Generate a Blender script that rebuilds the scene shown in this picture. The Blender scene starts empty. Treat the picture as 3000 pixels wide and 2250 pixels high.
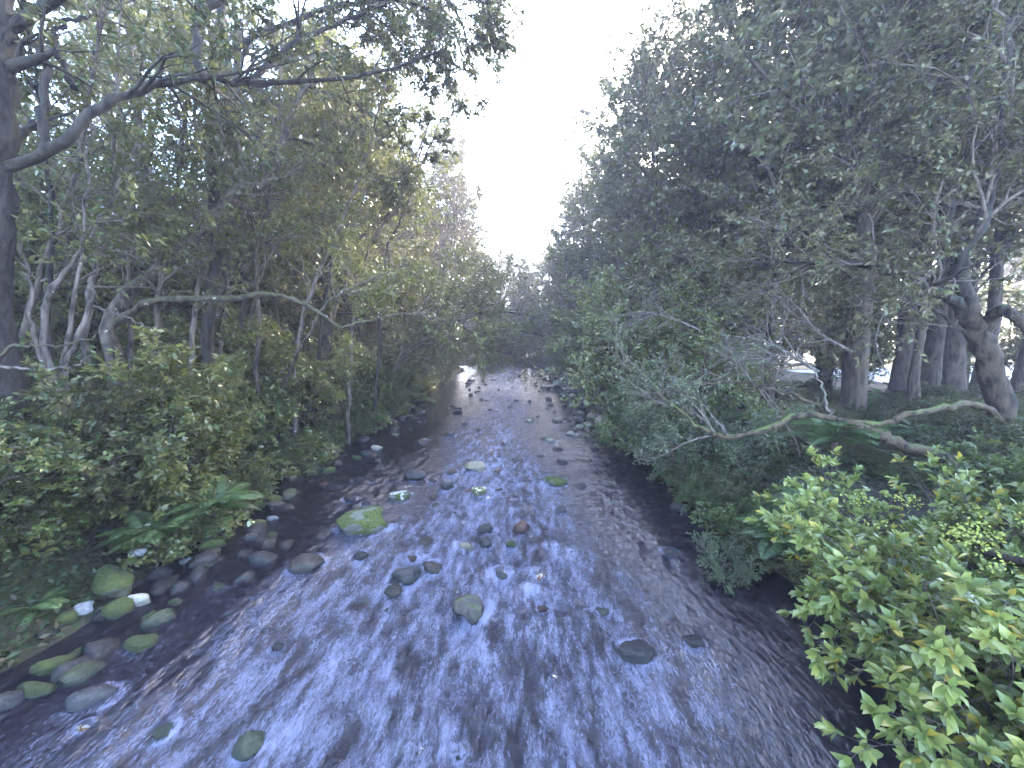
import bpy, bmesh, math
import numpy as np
from mathutils import Vector, Matrix

SC = bpy.context.scene
COL = SC.collection
# ------------------------------------------------------------------ camera, sky, sun, exposure
CAM_H, FPX, PITCH = 3.2, 380.0, math.radians(6.6)
cam_data = bpy.data.cameras.new('camera')
cam = bpy.data.objects.new('camera', cam_data)
COL.objects.link(cam)
cam_data.sensor_width = 36.0
cam_data.lens = FPX / 1024 * 36.0
cam_data.clip_start = 0.05
cam_data.clip_end = 3000
cam.location = (0, 0, CAM_H)
cam.rotation_euler = (math.pi / 2 - PITCH, 0, 0)
SC.camera = cam

SUN_EL, SUN_AZ = math.radians(30), math.radians(27)      # azimuth from +Y towards +X
world = bpy.data.worlds.new('World')
SC.world = world
world.use_nodes = True
wn = world.node_tree.nodes
wl = world.node_tree.links
sky = wn.new('ShaderNodeTexSky')
sky.sky_type = 'NISHITA'
sky.sun_disc = False
sky.sun_elevation = SUN_EL
sky.sun_rotation = SUN_AZ
sky.air_density = 0.8
sky.dust_density = 1.0
sky.ozone_density = 1.0
wl.new(sky.outputs[0], wn['Background'].inputs[0])
wn['Background'].inputs[1].default_value = 0.15

sun_data = bpy.data.lights.new('sun', 'SUN')
sun = bpy.data.objects.new('sun', sun_data)
COL.objects.link(sun)
sun_data.energy = 2.0
sun_data.angle = math.radians(12)
sun_data.color = (1.0, 0.9, 0.76)
sd = Vector((math.sin(SUN_AZ) * math.cos(SUN_EL), math.cos(SUN_AZ) * math.cos(SUN_EL), math.sin(SUN_EL)))
sun.rotation_euler = sd.to_track_quat('Z', 'Y').to_euler()
sun.location = (0, 0, 60)

SC.view_settings.view_transform = 'Standard'
SC.view_settings.look = 'None'
SC.view_settings.exposure = 4.5
SC.view_settings.gamma = 1.0
SC.render.engine = 'CYCLES'
SC.cycles.use_denoising = True
SC.cycles.max_bounces = 6
SC.cycles.diffuse_bounces = 3
SC.cycles.glossy_bounces = 2
SC.cycles.transmission_bounces = 3
SC.cycles.transparent_max_bounces = 6
SC.cycles.sample_clamp_indirect = 8.0

# ------------------------------------------------------------------ helpers
def rng(s):
    return np.random.default_rng(s)

def nrm(a):
    return a / np.maximum(np.linalg.norm(a, axis=-1, keepdims=True), 1e-9)

_tab = rng(99).random((256, 256))
def vn(x, y, seed=0):
    x = np.asarray(x, float) + seed * 17.31
    y = np.asarray(y, float) + seed * 9.77
    xi = np.floor(x).astype(int); yi = np.floor(y).astype(int)
    fx = x - xi; fy = y - yi
    fx = fx * fx * (3 - 2 * fx); fy = fy * fy * (3 - 2 * fy)
    a = _tab[xi % 256, yi % 256]; b = _tab[(xi + 1) % 256, yi % 256]
    c = _tab[xi % 256, (yi + 1) % 256]; d = _tab[(xi + 1) % 256, (yi + 1) % 256]
    return (a * (1 - fx) + b * fx) * (1 - fy) + (c * (1 - fx) + d * fx) * fy

def fbm(x, y, seed=0, o=4):
    s = 0; a = 0.5
    for k in range(o):
        s = s + a * vn(x * 2 ** k, y * 2 ** k, seed + k * 3); a *= 0.5
    return s

def sstep(a, b, x):
    t = np.clip((x - a) / (b - a), 0, 1)
    return t * t * (3 - 2 * t)

CP, SP = math.cos(PITCH), math.sin(PITCH)
def ray(px, py):
    x = (px - 512) / FPX; v = (384 - py) / FPX
    return np.array([x, CP + v * SP, -SP + v * CP])
def V(px, py, Y):                                # the point at distance Y seen in direction (px, py)
    d = ray(px, py); return np.array([0, 0, CAM_H]) + d * (Y / d[1])
def W(px, py, z=0.0):                            # the point at height z
    d = ray(px, py); return np.array([0, 0, CAM_H]) + d * ((z - CAM_H) / d[2])

def resample(pts, P):
    pts = np.asarray(pts, float)
    n = len(pts)
    ext = np.vstack([2 * pts[0] - pts[1], pts, 2 * pts[-1] - pts[-2]])
    u = np.linspace(0, n - 1, P); i = np.minimum(u.astype(int), n - 2); t = (u - i)[:, None]
    p0, p1, p2, p3 = ext[i], ext[i + 1], ext[i + 2], ext[i + 3]
    return 0.5 * (2 * p1 + (p2 - p0) * t + (2 * p0 - 5 * p1 + 4 * p2 - p3) * t ** 2 + (3 * p1 - p0 - 3 * p2 + p3) * t ** 3)

class Geo:                                        # collects quads with a material index
    def __init__(self): self.v = []; self.f = []; self.m = []; self.n = 0
    def add(self, v, f, mi=0):
        if len(v) == 0: return
        self.v.append(v.reshape(-1, 3)); self.f.append(f + self.n)
        self.m.append(np.full(len(f), mi, np.int32)); self.n += len(self.v[-1])

def mesh(name, geo, mats, smooth=True):
    v = np.concatenate(geo.v).astype(np.float32); f = np.concatenate(geo.f).astype(np.int32); mi = np.concatenate(geo.m)
    me = bpy.data.meshes.new(name)
    me.vertices.add(len(v)); me.vertices.foreach_set('co', v.ravel())
    k = f.shape[1]
    me.loops.add(f.size); me.loops.foreach_set('vertex_index', f.ravel())
    me.polygons.add(len(f))
    me.polygons.foreach_set('loop_start', np.arange(len(f), dtype=np.int32) * k)
    me.polygons.foreach_set('loop_total', np.full(len(f), k, np.int32))
    me.polygons.foreach_set('material_index', mi)
    me.polygons.foreach_set('use_smooth', np.full(len(f), smooth))
    for m in mats: me.materials.append(m)
    me.update(calc_edges=True); me.validate()
    return me

def obj(name, me, parent=None, **kw):
    o = bpy.data.objects.new(name, me); COL.objects.link(o)
    if parent: o.parent = parent
    for k, x in kw.items(): o[k] = x
    return o

def thing(name, label, cat, loc=(0, 0, 0), rz=0.0, group=None, sc=1.0):
    o = bpy.data.objects.new(name, None); COL.objects.link(o)
    o.empty_display_size = 0.3
    o.location = [float(q) for q in loc]; o.rotation_euler = (0, 0, rz); o.scale = (sc, sc, sc) if np.isscalar(sc) else sc
    o['label'] = label; o['category'] = cat
    if group: o['group'] = group
    return o

def place(proto, name, label, cat, loc, rz=0.0, sc=1.0, group=None, tilt=None):
    """proto: list of (part name, mesh).  A thing with its parts; the meshes are shared."""
    t = thing(name, label, cat, loc, rz, group, sc)
    if tilt is not None: t.rotation_euler = (tilt[0], tilt[1], rz)
    for pn, me in proto: obj(pn, me, t)
    return t

def tubes(paths, rads, S):
    N, P, _ = paths.shape
    tan = nrm(np.gradient(paths, axis=1))
    main = nrm(paths[:, -1] - paths[:, 0])
    ref = np.where(np.abs(main[:, 2:3]) < 0.8, np.array([[0, 0, 1.0]]), np.array([[1.0, 0.2, 0]]))[:, None, :]
    a = nrm(np.cross(tan, np.broadcast_to(ref, tan.shape))); b = np.cross(tan, a)
    ang = np.arange(S) * 2 * np.pi / S
    v = paths[:, :, None] + rads[:, :, None, None] * (np.cos(ang)[None, None, :, None] * a[:, :, None] + np.sin(ang)[None, None, :, None] * b[:, :, None])
    i = np.arange(N)[:, None, None] * P * S; j = np.arange(P - 1)[None, :, None] * S; s = np.arange(S)[None, None, :]; s2 = (s + 1) % S
    f = np.stack([i + j + s, i + j + s2, i + j + S + s2, i + j + S + s], -1).reshape(-1, 4)
    return v.reshape(-1, 3), f

def knobbly(paths, rads, S, r, amp=0.12):         # trunks: an uneven girth
    v, f = tubes(paths, rads * 1.0, S)
    N, P, _ = paths.shape
    c = np.repeat(paths.reshape(-1, 3), S, axis=0)
    d = v - c
    k = 1 + amp * (np.sin(v[:, 2] * 5.1 + v[:, 0] * 9) * 0.5 + np.sin(v[:, 0] * 23 + v[:, 1] * 19 + v[:, 2] * 3) * 0.5) + r.normal(0, amp * .3, len(v))
    return c + d * k[:, None], f

def grow(paths, rads, n, t0, t1, L, spread, up, wob, r, P=5, rmul=.55, fall=.4, curve=0.0, rmin=.004, flat=0.0, bias=None):
    N, Q, _ = paths.shape
    ln = np.linalg.norm(np.diff(paths, axis=1), axis=2).sum(1)
    idx = r.choice(N, n, p=ln / ln.sum())
    t = r.uniform(t0, t1, n)
    u = t * (Q - 1.001); i = u.astype(int); f = (u - i)[:, None]
    st = paths[idx, i] * (1 - f) + paths[idx, i + 1] * f
    tan = nrm(paths[idx, i + 1] - paths[idx, i])
    pr = rads[idx, i] * (1 - f[:, 0]) + rads[idx, i + 1] * f[:, 0]
    q = r.normal(size=(n, 3)); q[:, 2] *= (1 - flat)
    q = nrm(q - (q * tan).sum(1, keepdims=True) * tan)
    a = r.uniform(spread[0], spread[1], n)[:, None]
    d = tan * np.cos(a) + q * np.sin(a); d[:, 2] += up
    if bias is not None: d = d + np.asarray(bias)
    d = nrm(d)
    le = (L * r.uniform(.55, 1.35, n) * (1 - fall * t))
    out = np.zeros((n, P, 3)); out[:, 0] = st
    for k in range(1, P):
        d = d + r.normal(0, wob, (n, 3)); d[:, 2] += curve; d = nrm(d)
        out[:, k] = out[:, k - 1] + d * (le / (P - 1))[:, None]
    rr = np.maximum(pr * rmul, rmin)[:, None] * np.linspace(1, .3, P)[None]
    return out, np.maximum(rr, rmin * .5)

T_DIAMOND = (np.array([[0, 0, 0], [.42, .5, .07], [1, 0, -.08], [.42, -.5, .07]]), np.array([[0, 1, 2, 3]]))
T_LEAF = (np.array([[0, 0, 0], [.28, .40, .07], [.68, .42, .03], [1, 0, -.14], [.68, -.42, .03], [.28, -.40, .07], [.35, 0, -.02], [.7, 0, -.07]]),
          np.array([[0, 6, 1, 1], [6, 7, 2, 1], [7, 3, 2, 2], [0, 5, 6, 6], [6, 5, 4, 7], [7, 4, 3, 3]]))
T_LEAF = (np.array([[0, 0, 0], [.5, .0, -.03], [1, 0, -.14], [.72, .42, .05], [.28, .42, .07], [.28, -.42, .07], [.72, -.42, .05]]),
          np.array([[0, 1, 3, 4], [1, 2, 2, 3], [0, 5, 6, 1], [1, 6, 2, 2]]))
T_LEAF = (np.array([[0, 0, 0], [.45, .0, -.03], [1, 0, -.14], [.66, .40, .05], [.25, .38, .06], [.25, -.38, .06], [.66, -.40, .05], [.75, 0, -.07]]),
          np.array([[0, 1, 3, 4], [1, 7, 2, 3], [0, 5, 6, 1], [1, 6, 2, 7]]))

def leaves(pos, axis, L, Wd, r, tmpl=T_DIAMOND, upb=1.0, jit=.6):
    n = len(pos)
    axis = nrm(axis)
    nn = r.normal(0, jit, (n, 3)); nn[:, 2] += upb
    side = nrm(np.cross(nn, axis)); up = np.cross(axis, side)
    tv, tf = tmpl
    L = np.broadcast_to(L, (n,))[:, None, None]; Wd = np.broadcast_to(Wd, (n,))[:, None, None]
    v = pos[:, None] + tv[None, :, 0:1] * L * axis[:, None] + tv[None, :, 1:2] * Wd * side[:, None] + tv[None, :, 2:3] * L * up[:, None]
    f = (np.arange(n)[:, None, None] * len(tv) + tf[None]).reshape(-1, 4)
    return v.reshape(-1, 3), f

def leaves_on(paths, k, L, ratio, r, t0=.15, tw=.45, droop=.1, tmpl=T_DIAMOND, upb=1.0, jit=.6, off=.0):
    N, P, _ = paths.shape
    idx = np.repeat(np.arange(N), k); n = len(idx)
    t = r.uniform(t0, 1.0, n); u = t * (P - 1.001); i = u.astype(int); f = (u - i)[:, None]
    pos = paths[idx, i] * (1 - f) + paths[idx, i + 1] * f
    tan = nrm(paths[idx, i + 1] - paths[idx, i])
    q = r.normal(size=(n, 3)); q[:, 2] *= .6
    ax = nrm(tan * tw + nrm(q) * .8 + np.array([0, 0, -droop]))
    le = L * r.uniform(.6, 1.25, n)
    if off: pos = pos + r.normal(0, off, (n, 3))
    return leaves(pos, ax, le, le * ratio, r, tmpl, upb, jit)

def whorls(paths, k, L, ratio, r, tmpl=T_LEAF, flat=1.1):      # rosettes of leaves at the twig ends
    tip = paths[:, -1]; tan = nrm(paths[:, -1] - paths[:, -2])
    N = len(tip); idx = np.repeat(np.arange(N), k)
    a = np.tile(np.arange(k) * 2.4, N) + np.repeat(r.uniform(0, 6.3, N), k)
    ref = np.array([0.31, 0.2, 0.93])
    e1 = nrm(np.cross(tan, ref + r.normal(0, .1, (N, 3)))); e2 = np.cross(tan, e1)
    el = np.tile(np.linspace(.15, flat, k), N) + r.normal(0, .15, N * k)
    rad = np.cos(a)[:, None] * e1[idx] + np.sin(a)[:, None] * e2[idx]
    ax = rad * np.sin(el)[:, None] + tan[idx] * np.cos(el)[:, None] + np.array([0, 0, -.08])
    le = L * r.uniform(.65, 1.15, N * k)
    pos = tip[idx] - tan[idx] * (np.tile(np.linspace(0, .35, k), N) * L)[:, None]
    axis = nrm(ax)
    nn = tan[idx] * 1.0 + np.array([0, 0, .5])
    side = nrm(np.cross(nn, axis)); up = np.cross(axis, side)
    tv, tf = tmpl
    v = pos[:, None] + tv[None, :, 0:1] * le[:, None, None] * axis[:, None] + tv[None, :, 1:2] * (le * ratio)[:, None, None] * side[:, None] + tv[None, :, 2:3] * le[:, None, None] * up[:, None]
    f = (np.arange(N * k)[:, None, None] * len(tv) + tf[None]).reshape(-1, 4)
    return v.reshape(-1, 3), f

# ------------------------------------------------------------------ materials
def newmat(name):
    m = bpy.data.materials.new(name); m.use_nodes = True
    nt = m.node_tree
    for n in list(nt.nodes): nt.nodes.remove(n)
    out = nt.nodes.new('ShaderNodeOutputMaterial')
    def N(t, **kw):
        x = nt.nodes.new(t)
        for k, v in kw.items(): setattr(x, k, v)
        return x
    return m, N, nt.links.new, out

def ramp(N, stops, inter='LINEAR'):
    c = N('ShaderNodeValToRGB'); c.color_ramp.interpolation = inter
    e = c.color_ramp.elements
    while len(e) < len(stops): e.new(0.5)
    for k, (p, col) in enumerate(stops):
        e[k].position = p; e[k].color = (*col, 1) if len(col) == 3 else col
    return c

def leaf_mat(name, cols, rough=.36, trans=.4, spec=.5, noise=.9):
    m, N, L, out = newmat(name)
    g = N('ShaderNodeNewGeometry')
    rp = ramp(N, [((k + .0) / max(1, len(cols)), c) for k, c in enumerate(cols)])
    L(g.outputs['Random Per Island'], rp.inputs[0])
    tc = N('ShaderNodeTexCoord'); nz = N('ShaderNodeTexNoise'); nz.inputs['Scale'].default_value = noise; nz.inputs['Detail'].default_value = 2
    L(tc.outputs['Object'], nz.inputs['Vector'])
    hs = N('ShaderNodeHueSaturation')
    mr = N('ShaderNodeMapRange'); mr.inputs[1].default_value = .3; mr.inputs[2].default_value = .7; mr.inputs[3].default_value = .6; mr.inputs[4].default_value = 1.4
    L(nz.outputs['Fac'], mr.inputs[0]); L(mr.outputs[0], hs.inputs['Value'])
    L(rp.outputs[0], hs.inputs['Color'])
    p = N('ShaderNodeBsdfPrincipled'); p.inputs['Roughness'].default_value = rough; p.inputs['Specular IOR Level'].default_value = spec
    L(hs.outputs[0], p.inputs['Base Color'])
    t = N('ShaderNodeBsdfTranslucent'); L(hs.outputs[0], t.inputs['Color'])
    mx = N('ShaderNodeMixShader'); mx.inputs[0].default_value = trans
    L(p.outputs[0], mx.inputs[1]); L(t.outputs[0], mx.inputs[2]); L(mx.outputs[0], out.inputs[0])
    return m

def bark_mat(name, dark, light, moss=0.0, mosscol=(.07, .085, .02), scale=9.0, lichen=0.0):
    m, N, L, out = newmat(name)
    tc = N('ShaderNodeTexCoord')
    mp = N('ShaderNodeMapping'); mp.inputs['Scale'].default_value = (1, 1, .35); L(tc.outputs['Object'], mp.inputs[0])
    nz = N('ShaderNodeTexNoise'); nz.inputs['Scale'].default_value = scale; nz.inputs['Detail'].default_value = 6; nz.inputs['Roughness'].default_value = .65
    L(mp.outputs[0], nz.inputs['Vector'])
    rp = ramp(N, [(.40, tuple(q * .6 for q in dark)), (.5, tuple((a + b) / 2 for a, b in zip(dark, light))), (.62, light)]); L(nz.outputs['Fac'], rp.inputs[0])
    col = rp.outputs[0]
    n2 = N('ShaderNodeTexNoise'); n2.inputs['Scale'].default_value = 3.1; n2.inputs['Detail'].default_value = 4; L(tc.outputs['Object'], n2.inputs['Vector'])
    if lichen > 0:
        r2 = ramp(N, [(.68 - lichen * .2, (0, 0, 0)), (.72 - lichen * .2, (1, 1, 1))]); n3 = N('ShaderNodeTexNoise'); n3.inputs['Scale'].default_value = 9; n3.inputs['Detail'].default_value = 3
        L(tc.outputs['Object'], n3.inputs['Vector']); L(n3.outputs['Fac'], r2.inputs[0])
        mx = N('ShaderNodeMix', data_type='RGBA'); L(r2.outputs[0], mx.inputs[0]); L(col, mx.inputs[6]); mx.inputs[7].default_value = (.34, .33, .28, 1); col = mx.outputs[2]
    if moss > 0:
        g = N('ShaderNodeNewGeometry'); sx = N('ShaderNodeSeparateXYZ'); L(g.outputs['Normal'], sx.inputs[0])
        a = N('ShaderNodeMath', operation='MULTIPLY_ADD'); L(sx.outputs[2], a.inputs[0]); a.inputs[1].default_value = .35; L(n2.outputs['Fac'], a.inputs[2])
        r3 = ramp(N, [(.78 - moss * .5, (0, 0, 0)), (.9 - moss * .5, (1, 1, 1))]); L(a.outputs[0], r3.inputs[0])
        mx = N('ShaderNodeMix', data_type='RGBA'); L(r3.outputs[0], mx.inputs[0]); L(col, mx.inputs[6]); mx.inputs[7].default_value = (*mosscol, 1); col = mx.outputs[2]
    p = N('ShaderNodeBsdfPrincipled'); p.inputs['Roughness'].default_value = .8; p.inputs['Specular IOR Level'].default_value = .3
    L(col, p.inputs['Base Color'])
    bp = N('ShaderNodeBump'); bp.inputs['Strength'].default_value = 1.0; bp.inputs['Distance'].default_value = .05
    L(nz.outputs['Fac'], bp.inputs['Height']); L(bp.outputs[0], p.inputs['Normal'])
    L(p.outputs[0], out.inputs[0])
    return m

def rock_mat(name, a, b, moss=0.0, pale=0.0, rough=.45, mosscol=((.025, .035, .008), (.085, .10, .02)), palecol=(.55, .52, .45)):
    m, N, L, out = newmat(name)
    tc = N('ShaderNodeTexCoord'); oi = N('ShaderNodeObjectInfo')
    ad = N('ShaderNodeVectorMath', operation='ADD'); L(tc.outputs['Object'], ad.inputs[0])
    cb = N('ShaderNodeVectorMath', operation='SCALE'); cb.inputs[0].default_value = (13, 7, 3); L(oi.outputs['Random'], cb.inputs['Scale']); L(cb.outputs[0], ad.inputs[1])
    nz = N('ShaderNodeTexNoise'); nz.inputs['Scale'].default_value = 2.6; nz.inputs['Detail'].default_value = 7; nz.inputs['Roughness'].default_value = .68; L(ad.outputs[0], nz.inputs['Vector'])
    rp = ramp(N, [(.3, a), (.7, b)]); L(nz.outputs['Fac'], rp.inputs[0]); col = rp.outputs[0]
    n2 = N('ShaderNodeTexNoise'); n2.inputs['Scale'].default_value = 1.9; n2.inputs['Detail'].default_value = 5; L(ad.outputs[0], n2.inputs['Vector'])
    g = N('ShaderNodeNewGeometry'); sx = N('ShaderNodeSeparateXYZ'); L(g.outputs['Normal'], sx.inputs[0]); sp = N('ShaderNodeSeparateXYZ'); L(g.outputs['Position'], sp.inputs[0])
    rgh = None
    if moss > 0:
        ma = N('ShaderNodeMath', operation='MULTIPLY_ADD'); L(sx.outputs[2], ma.inputs[0]); ma.inputs[1].default_value = .4; L(n2.outputs['Fac'], ma.inputs[2])
        r3 = ramp(N, [(.92 - moss * .6, (0, 0, 0)), (1.0 - moss * .6, (1, 1, 1))]); L(ma.outputs[0], r3.inputs[0])
        mc = ramp(N, [(.3, mosscol[0]), (.7, mosscol[1])]); n4 = N('ShaderNodeTexNoise'); n4.inputs['Scale'].default_value = 9; n4.inputs['Detail'].default_value = 5
        L(ad.outputs[0], n4.inputs['Vector']); L(n4.outputs['Fac'], mc.inputs[0])
        mx = N('ShaderNodeMix', data_type='RGBA'); L(r3.outputs[0], mx.inputs[0]); L(col, mx.inputs[6]); L(mc.outputs[0], mx.inputs[7]); col = mx.outputs[2]
        rgh = r3.outputs[0]
    if pale > 0:
        ma = N('ShaderNodeMath', operation='MULTIPLY_ADD'); L(sx.outputs[2], ma.inputs[0]); ma.inputs[1].default_value = .35
        n5 = N('ShaderNodeTexNoise'); n5.inputs['Scale'].default_value = 1.5; n5.inputs['Detail'].default_value = 3; n5.inputs['Distortion'].default_value = 1; L(ad.outputs[0], n5.inputs['Vector']); L(n5.outputs['Fac'], ma.inputs[2])
        r4 = ramp(N, [(.95 - pale * .5, (0, 0, 0)), (.99 - pale * .5, (1, 1, 1))]); L(ma.outputs[0], r4.inputs[0])
        mx = N('ShaderNodeMix', data_type='RGBA'); L(r4.outputs[0], mx.inputs[0]); L(col, mx.inputs[6]); mx.inputs[7].default_value = (*palecol, 1); col = mx.outputs[2]
    # wet band just above the water line
    wr = N('ShaderNodeMapRange'); wr.inputs[1].default_value = .03; wr.inputs[2].default_value = .10; wr.inputs[3].default_value = .45; wr.inputs[4].default_value = 1
    L(sp.outputs[2], wr.inputs[0])
    hs = N('ShaderNodeHueSaturation'); L(col, hs.inputs['Color']); L(wr.outputs[0], hs.inputs['Value'])
    p = N('ShaderNodeBsdfPrincipled'); L(hs.outputs[0], p.inputs['Base Color']); p.inputs['Specular IOR Level'].default_value = .5
    rr = N('ShaderNodeMapRange'); rr.inputs[1].default_value = .03; rr.inputs[2].default_value = .12; rr.inputs[3].default_value = .15; rr.inputs[4].default_value = rough
    L(sp.outputs[2], rr.inputs[0])
    if rgh is not None:
        mm = N('ShaderNodeMath', operation='MAXIMUM'); L(rr.outputs[0], mm.inputs[0]); L(rgh, mm.inputs[1]); L(mm.outputs[0], p.inputs['Roughness'])
    else: L(rr.outputs[0], p.inputs['Roughness'])
    bp = N('ShaderNodeBump'); bp.inputs['Strength'].default_value = .5; bp.inputs['Distance'].default_value = .03
    n6 = N('ShaderNodeTexNoise'); n6.inputs['Scale'].default_value = 22 if moss > .4 else 9; n6.inputs['Detail'].default_value = 6; n6.inputs['Roughness'].default_value = .7; L(ad.outputs[0], n6.inputs['Vector'])
    sm = N('ShaderNodeMath', operation='ADD'); L(nz.outputs['Fac'], sm.inputs[0]); L(n6.outputs['Fac'], sm.inputs[1])
    bp.inputs['Strength'].default_value = .7; bp.inputs['Distance'].default_value = .035
    L(sm.outputs[0], bp.inputs['Height']); L(bp.outputs[0], p.inputs['Normal']); L(p.outputs[0], out.inputs[0])
    return m

M = {}
M['leaf_olive'] = leaf_mat('leaf_olive', [(.072, .088, .022), (.10, .116, .03), (.13, .138, .038), (.085, .105, .036), (.165, .155, .048)])
M['leaf_dark'] = leaf_mat('leaf_dark', [(.048, .062, .02), (.07, .086, .027), (.06, .076, .029), (.10, .108, .034), (.085, .076, .036)])
M['leaf_brown'] = leaf_mat('leaf_brown', [(.09, .085, .036), (.13, .108, .052), (.11, .112, .036), (.15, .112, .06), (.10, .108, .038)], trans=.3)
M['leaf_grey_olive'] = leaf_mat('leaf_grey_olive', [(.09, .10, .046), (.12, .128, .058), (.155, .15, .068), (.11, .112, .058), (.175, .148, .08)], trans=.42)
M['leaf_light'] = leaf_mat('leaf_light', [(.11, .135, .045), (.145, .17, .06), (.18, .19, .065), (.12, .145, .06), (.2, .19, .06)], rough=.22, spec=.9)
M['leaf_shrub'] = leaf_mat('leaf_shrub', [(.050, .074, .020), (.070, .095, .026), (.095, .122, .030), (.06, .08, .030), (.13, .15, .04)], rough=.33)
M['leaf_gloss'] = leaf_mat('leaf_gloss', [((.135, .17, .042), (.18, .215, .055), (.225, .25, .068), (.145, .18, .062), (.25, .255, .068), (.09, .125, .034))[k % 6] for k in range(29)] + [(.34, .26, .04)], rough=.27, trans=.35)
M['leaf_small'] = leaf_mat('leaf_small', [(.08, .105, .05), (.11, .135, .07), (.095, .12, .052), (.15, .17, .09)], rough=.25)
M['leaf_yellow'] = leaf_mat('leaf_yellow', [(.16, .18, .045), (.20, .22, .06), (.13, .16, .035), (.24, .22, .08)], trans=.4)
M['fern'] = leaf_mat('fern', [(.055, .09, .032), (.075, .12, .04), (.10, .15, .05)], rough=.45)
M['flower'] = leaf_mat('flower', [(.38, .40, .07), (.45, .44, .10), (.32, .36, .06)], rough=.6)
M['litter'] = leaf_mat('litter', [(.03, .045, .015), (.055, .07, .02), (.075, .06, .03), (.05, .035, .02), (.045, .07, .03)], rough=.6)
M['bark_grey'] = bark_mat('bark_grey', (.026, .020, .015), (.105, .082, .064), moss=.2, lichen=.1)
M['bark_dark'] = bark_mat('bark_dark', (.010, .008, .007), (.04, .033, .027), moss=.1)
M['bark_moss'] = bark_mat('bark_moss', (.02, .017, .012), (.075, .06, .04), moss=.4, lichen=.08, mosscol=(.035, .038, .013))
M['bark_tan'] = bark_mat('bark_tan', (.020, .014, .008), (.080, .056, .031), moss=.12, lichen=0)
M['bark_brown'] = bark_mat('bark_brown', (.02, .014, .010), (.07, .05, .035), moss=.12)
M['bark_twig'] = bark_mat('bark_twig', (.07, .055, .045), (.16, .125, .10), scale=20)
M['bark_pink'] = bark_mat('bark_pink', (.05, .04, .033), (.16, .13, .112), moss=.1, lichen=.05)
M['bark_pale'] = bark_mat('bark_pale', (.06, .048, .04), (.16, .134, .115), scale=14)

# ground
def ground_mat():
    m, N, L, out = newmat('forest_floor')
    tc = N('ShaderNodeTexCoord'); n1 = N('ShaderNodeTexNoise'); n1.inputs['Scale'].default_value = 1.1; n1.inputs['Detail'].default_value = 8
    n2 = N('ShaderNodeTexNoise'); n2.inputs['Scale'].default_value = 26; n2.inputs['Detail'].default_value = 9; n2.inputs['Roughness'].default_value = .75
    for n in (n1, n2): L(tc.outputs['Object'], n.inputs['Vector'])
    a = ramp(N, [(.3, (.018, .014, .010)), (.7, (.06, .045, .03))]); L(n2.outputs['Fac'], a.inputs[0])
    mo = ramp(N, [(.3, (.018, .024, .006)), (.75, (.075, .085, .018))]); L(n2.outputs['Fac'], mo.inputs[0])
    k = ramp(N, [(.42, (0, 0, 0)), (.55, (1, 1, 1))]); L(n1.outputs['Fac'], k.inputs[0])
    at = N('ShaderNodeAttribute'); at.attribute_name = 'moss'
    mu = N('ShaderNodeMath', operation='MULTIPLY'); L(k.outputs[0], mu.inputs[0]); L(at.outputs['Fac'], mu.inputs[1])
    mx = N('ShaderNodeMix', data_type='RGBA'); L(mu.outputs[0], mx.inputs[0]); L(a.outputs[0], mx.inputs[6]); L(mo.outputs[0], mx.inputs[7])
    p = N('ShaderNodeBsdfPrincipled'); p.inputs['Roughness'].default_value = .85; L(mx.outputs[2], p.inputs['Base Color'])
    bp = N('ShaderNodeBump'); bp.inputs['Strength'].default_value = .8; bp.inputs['Distance'].default_value = .06; L(n2.outputs['Fac'], bp.inputs['Height']); L(bp.outputs[0], p.inputs['Normal'])
    L(p.outputs[0], out.inputs[0]); return m
M['ground'] = ground_mat()

def bed_mat():
    m, N, L, out = newmat('stream_bed')
    tc = N('ShaderNodeTexCoord'); vo = N('ShaderNodeTexVoronoi'); vo.inputs['Scale'].default_value = 5.5; vo.inputs['Randomness'].default_value = 1
    n1 = N('ShaderNodeTexNoise'); n1.inputs['Scale'].default_value = 3; n1.inputs['Detail'].default_value = 5; L(tc.outputs['Object'], n1.inputs['Vector'])
    L(tc.outputs['Object'], vo.inputs['Vector'])
    sx = N('ShaderNodeSeparateColor'); L(vo.outputs['Color'], sx.inputs[0])
    rp = ramp(N, [(0, (.05, .035, .028)), (.4, (.10, .07, .055)), (.75, (.15, .12, .10)), (.9, (.17, .075, .035)), (1, (.28, .25, .22))]); L(sx.outputs[0], rp.inputs[0])
    p = N('ShaderNodeBsdfPrincipled'); p.inputs['Roughness'].default_value = .6
    mx = N('ShaderNodeMix', data_type='RGBA', blend_type='MULTIPLY'); mx.inputs[0].default_value = .8; L(rp.outputs[0], mx.inputs[6]); L(n1.outputs['Color'], mx.inputs[7])
    L(mx.outputs[2], p.inputs['Base Color'])
    iv = N('ShaderNodeMath', operation='SUBTRACT'); iv.inputs[0].default_value = 1; L(vo.outputs['Distance'], iv.inputs[1])
    bp = N('ShaderNodeBump'); bp.inputs['Strength'].default_value = 1; bp.inputs['Distance'].default_value = .12; L(iv.outputs[0], bp.inputs['Height']); L(bp.outputs[0], p.inputs['Normal'])
    L(p.outputs[0], out.inputs[0]); return m
M['bed'] = bed_mat()

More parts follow.
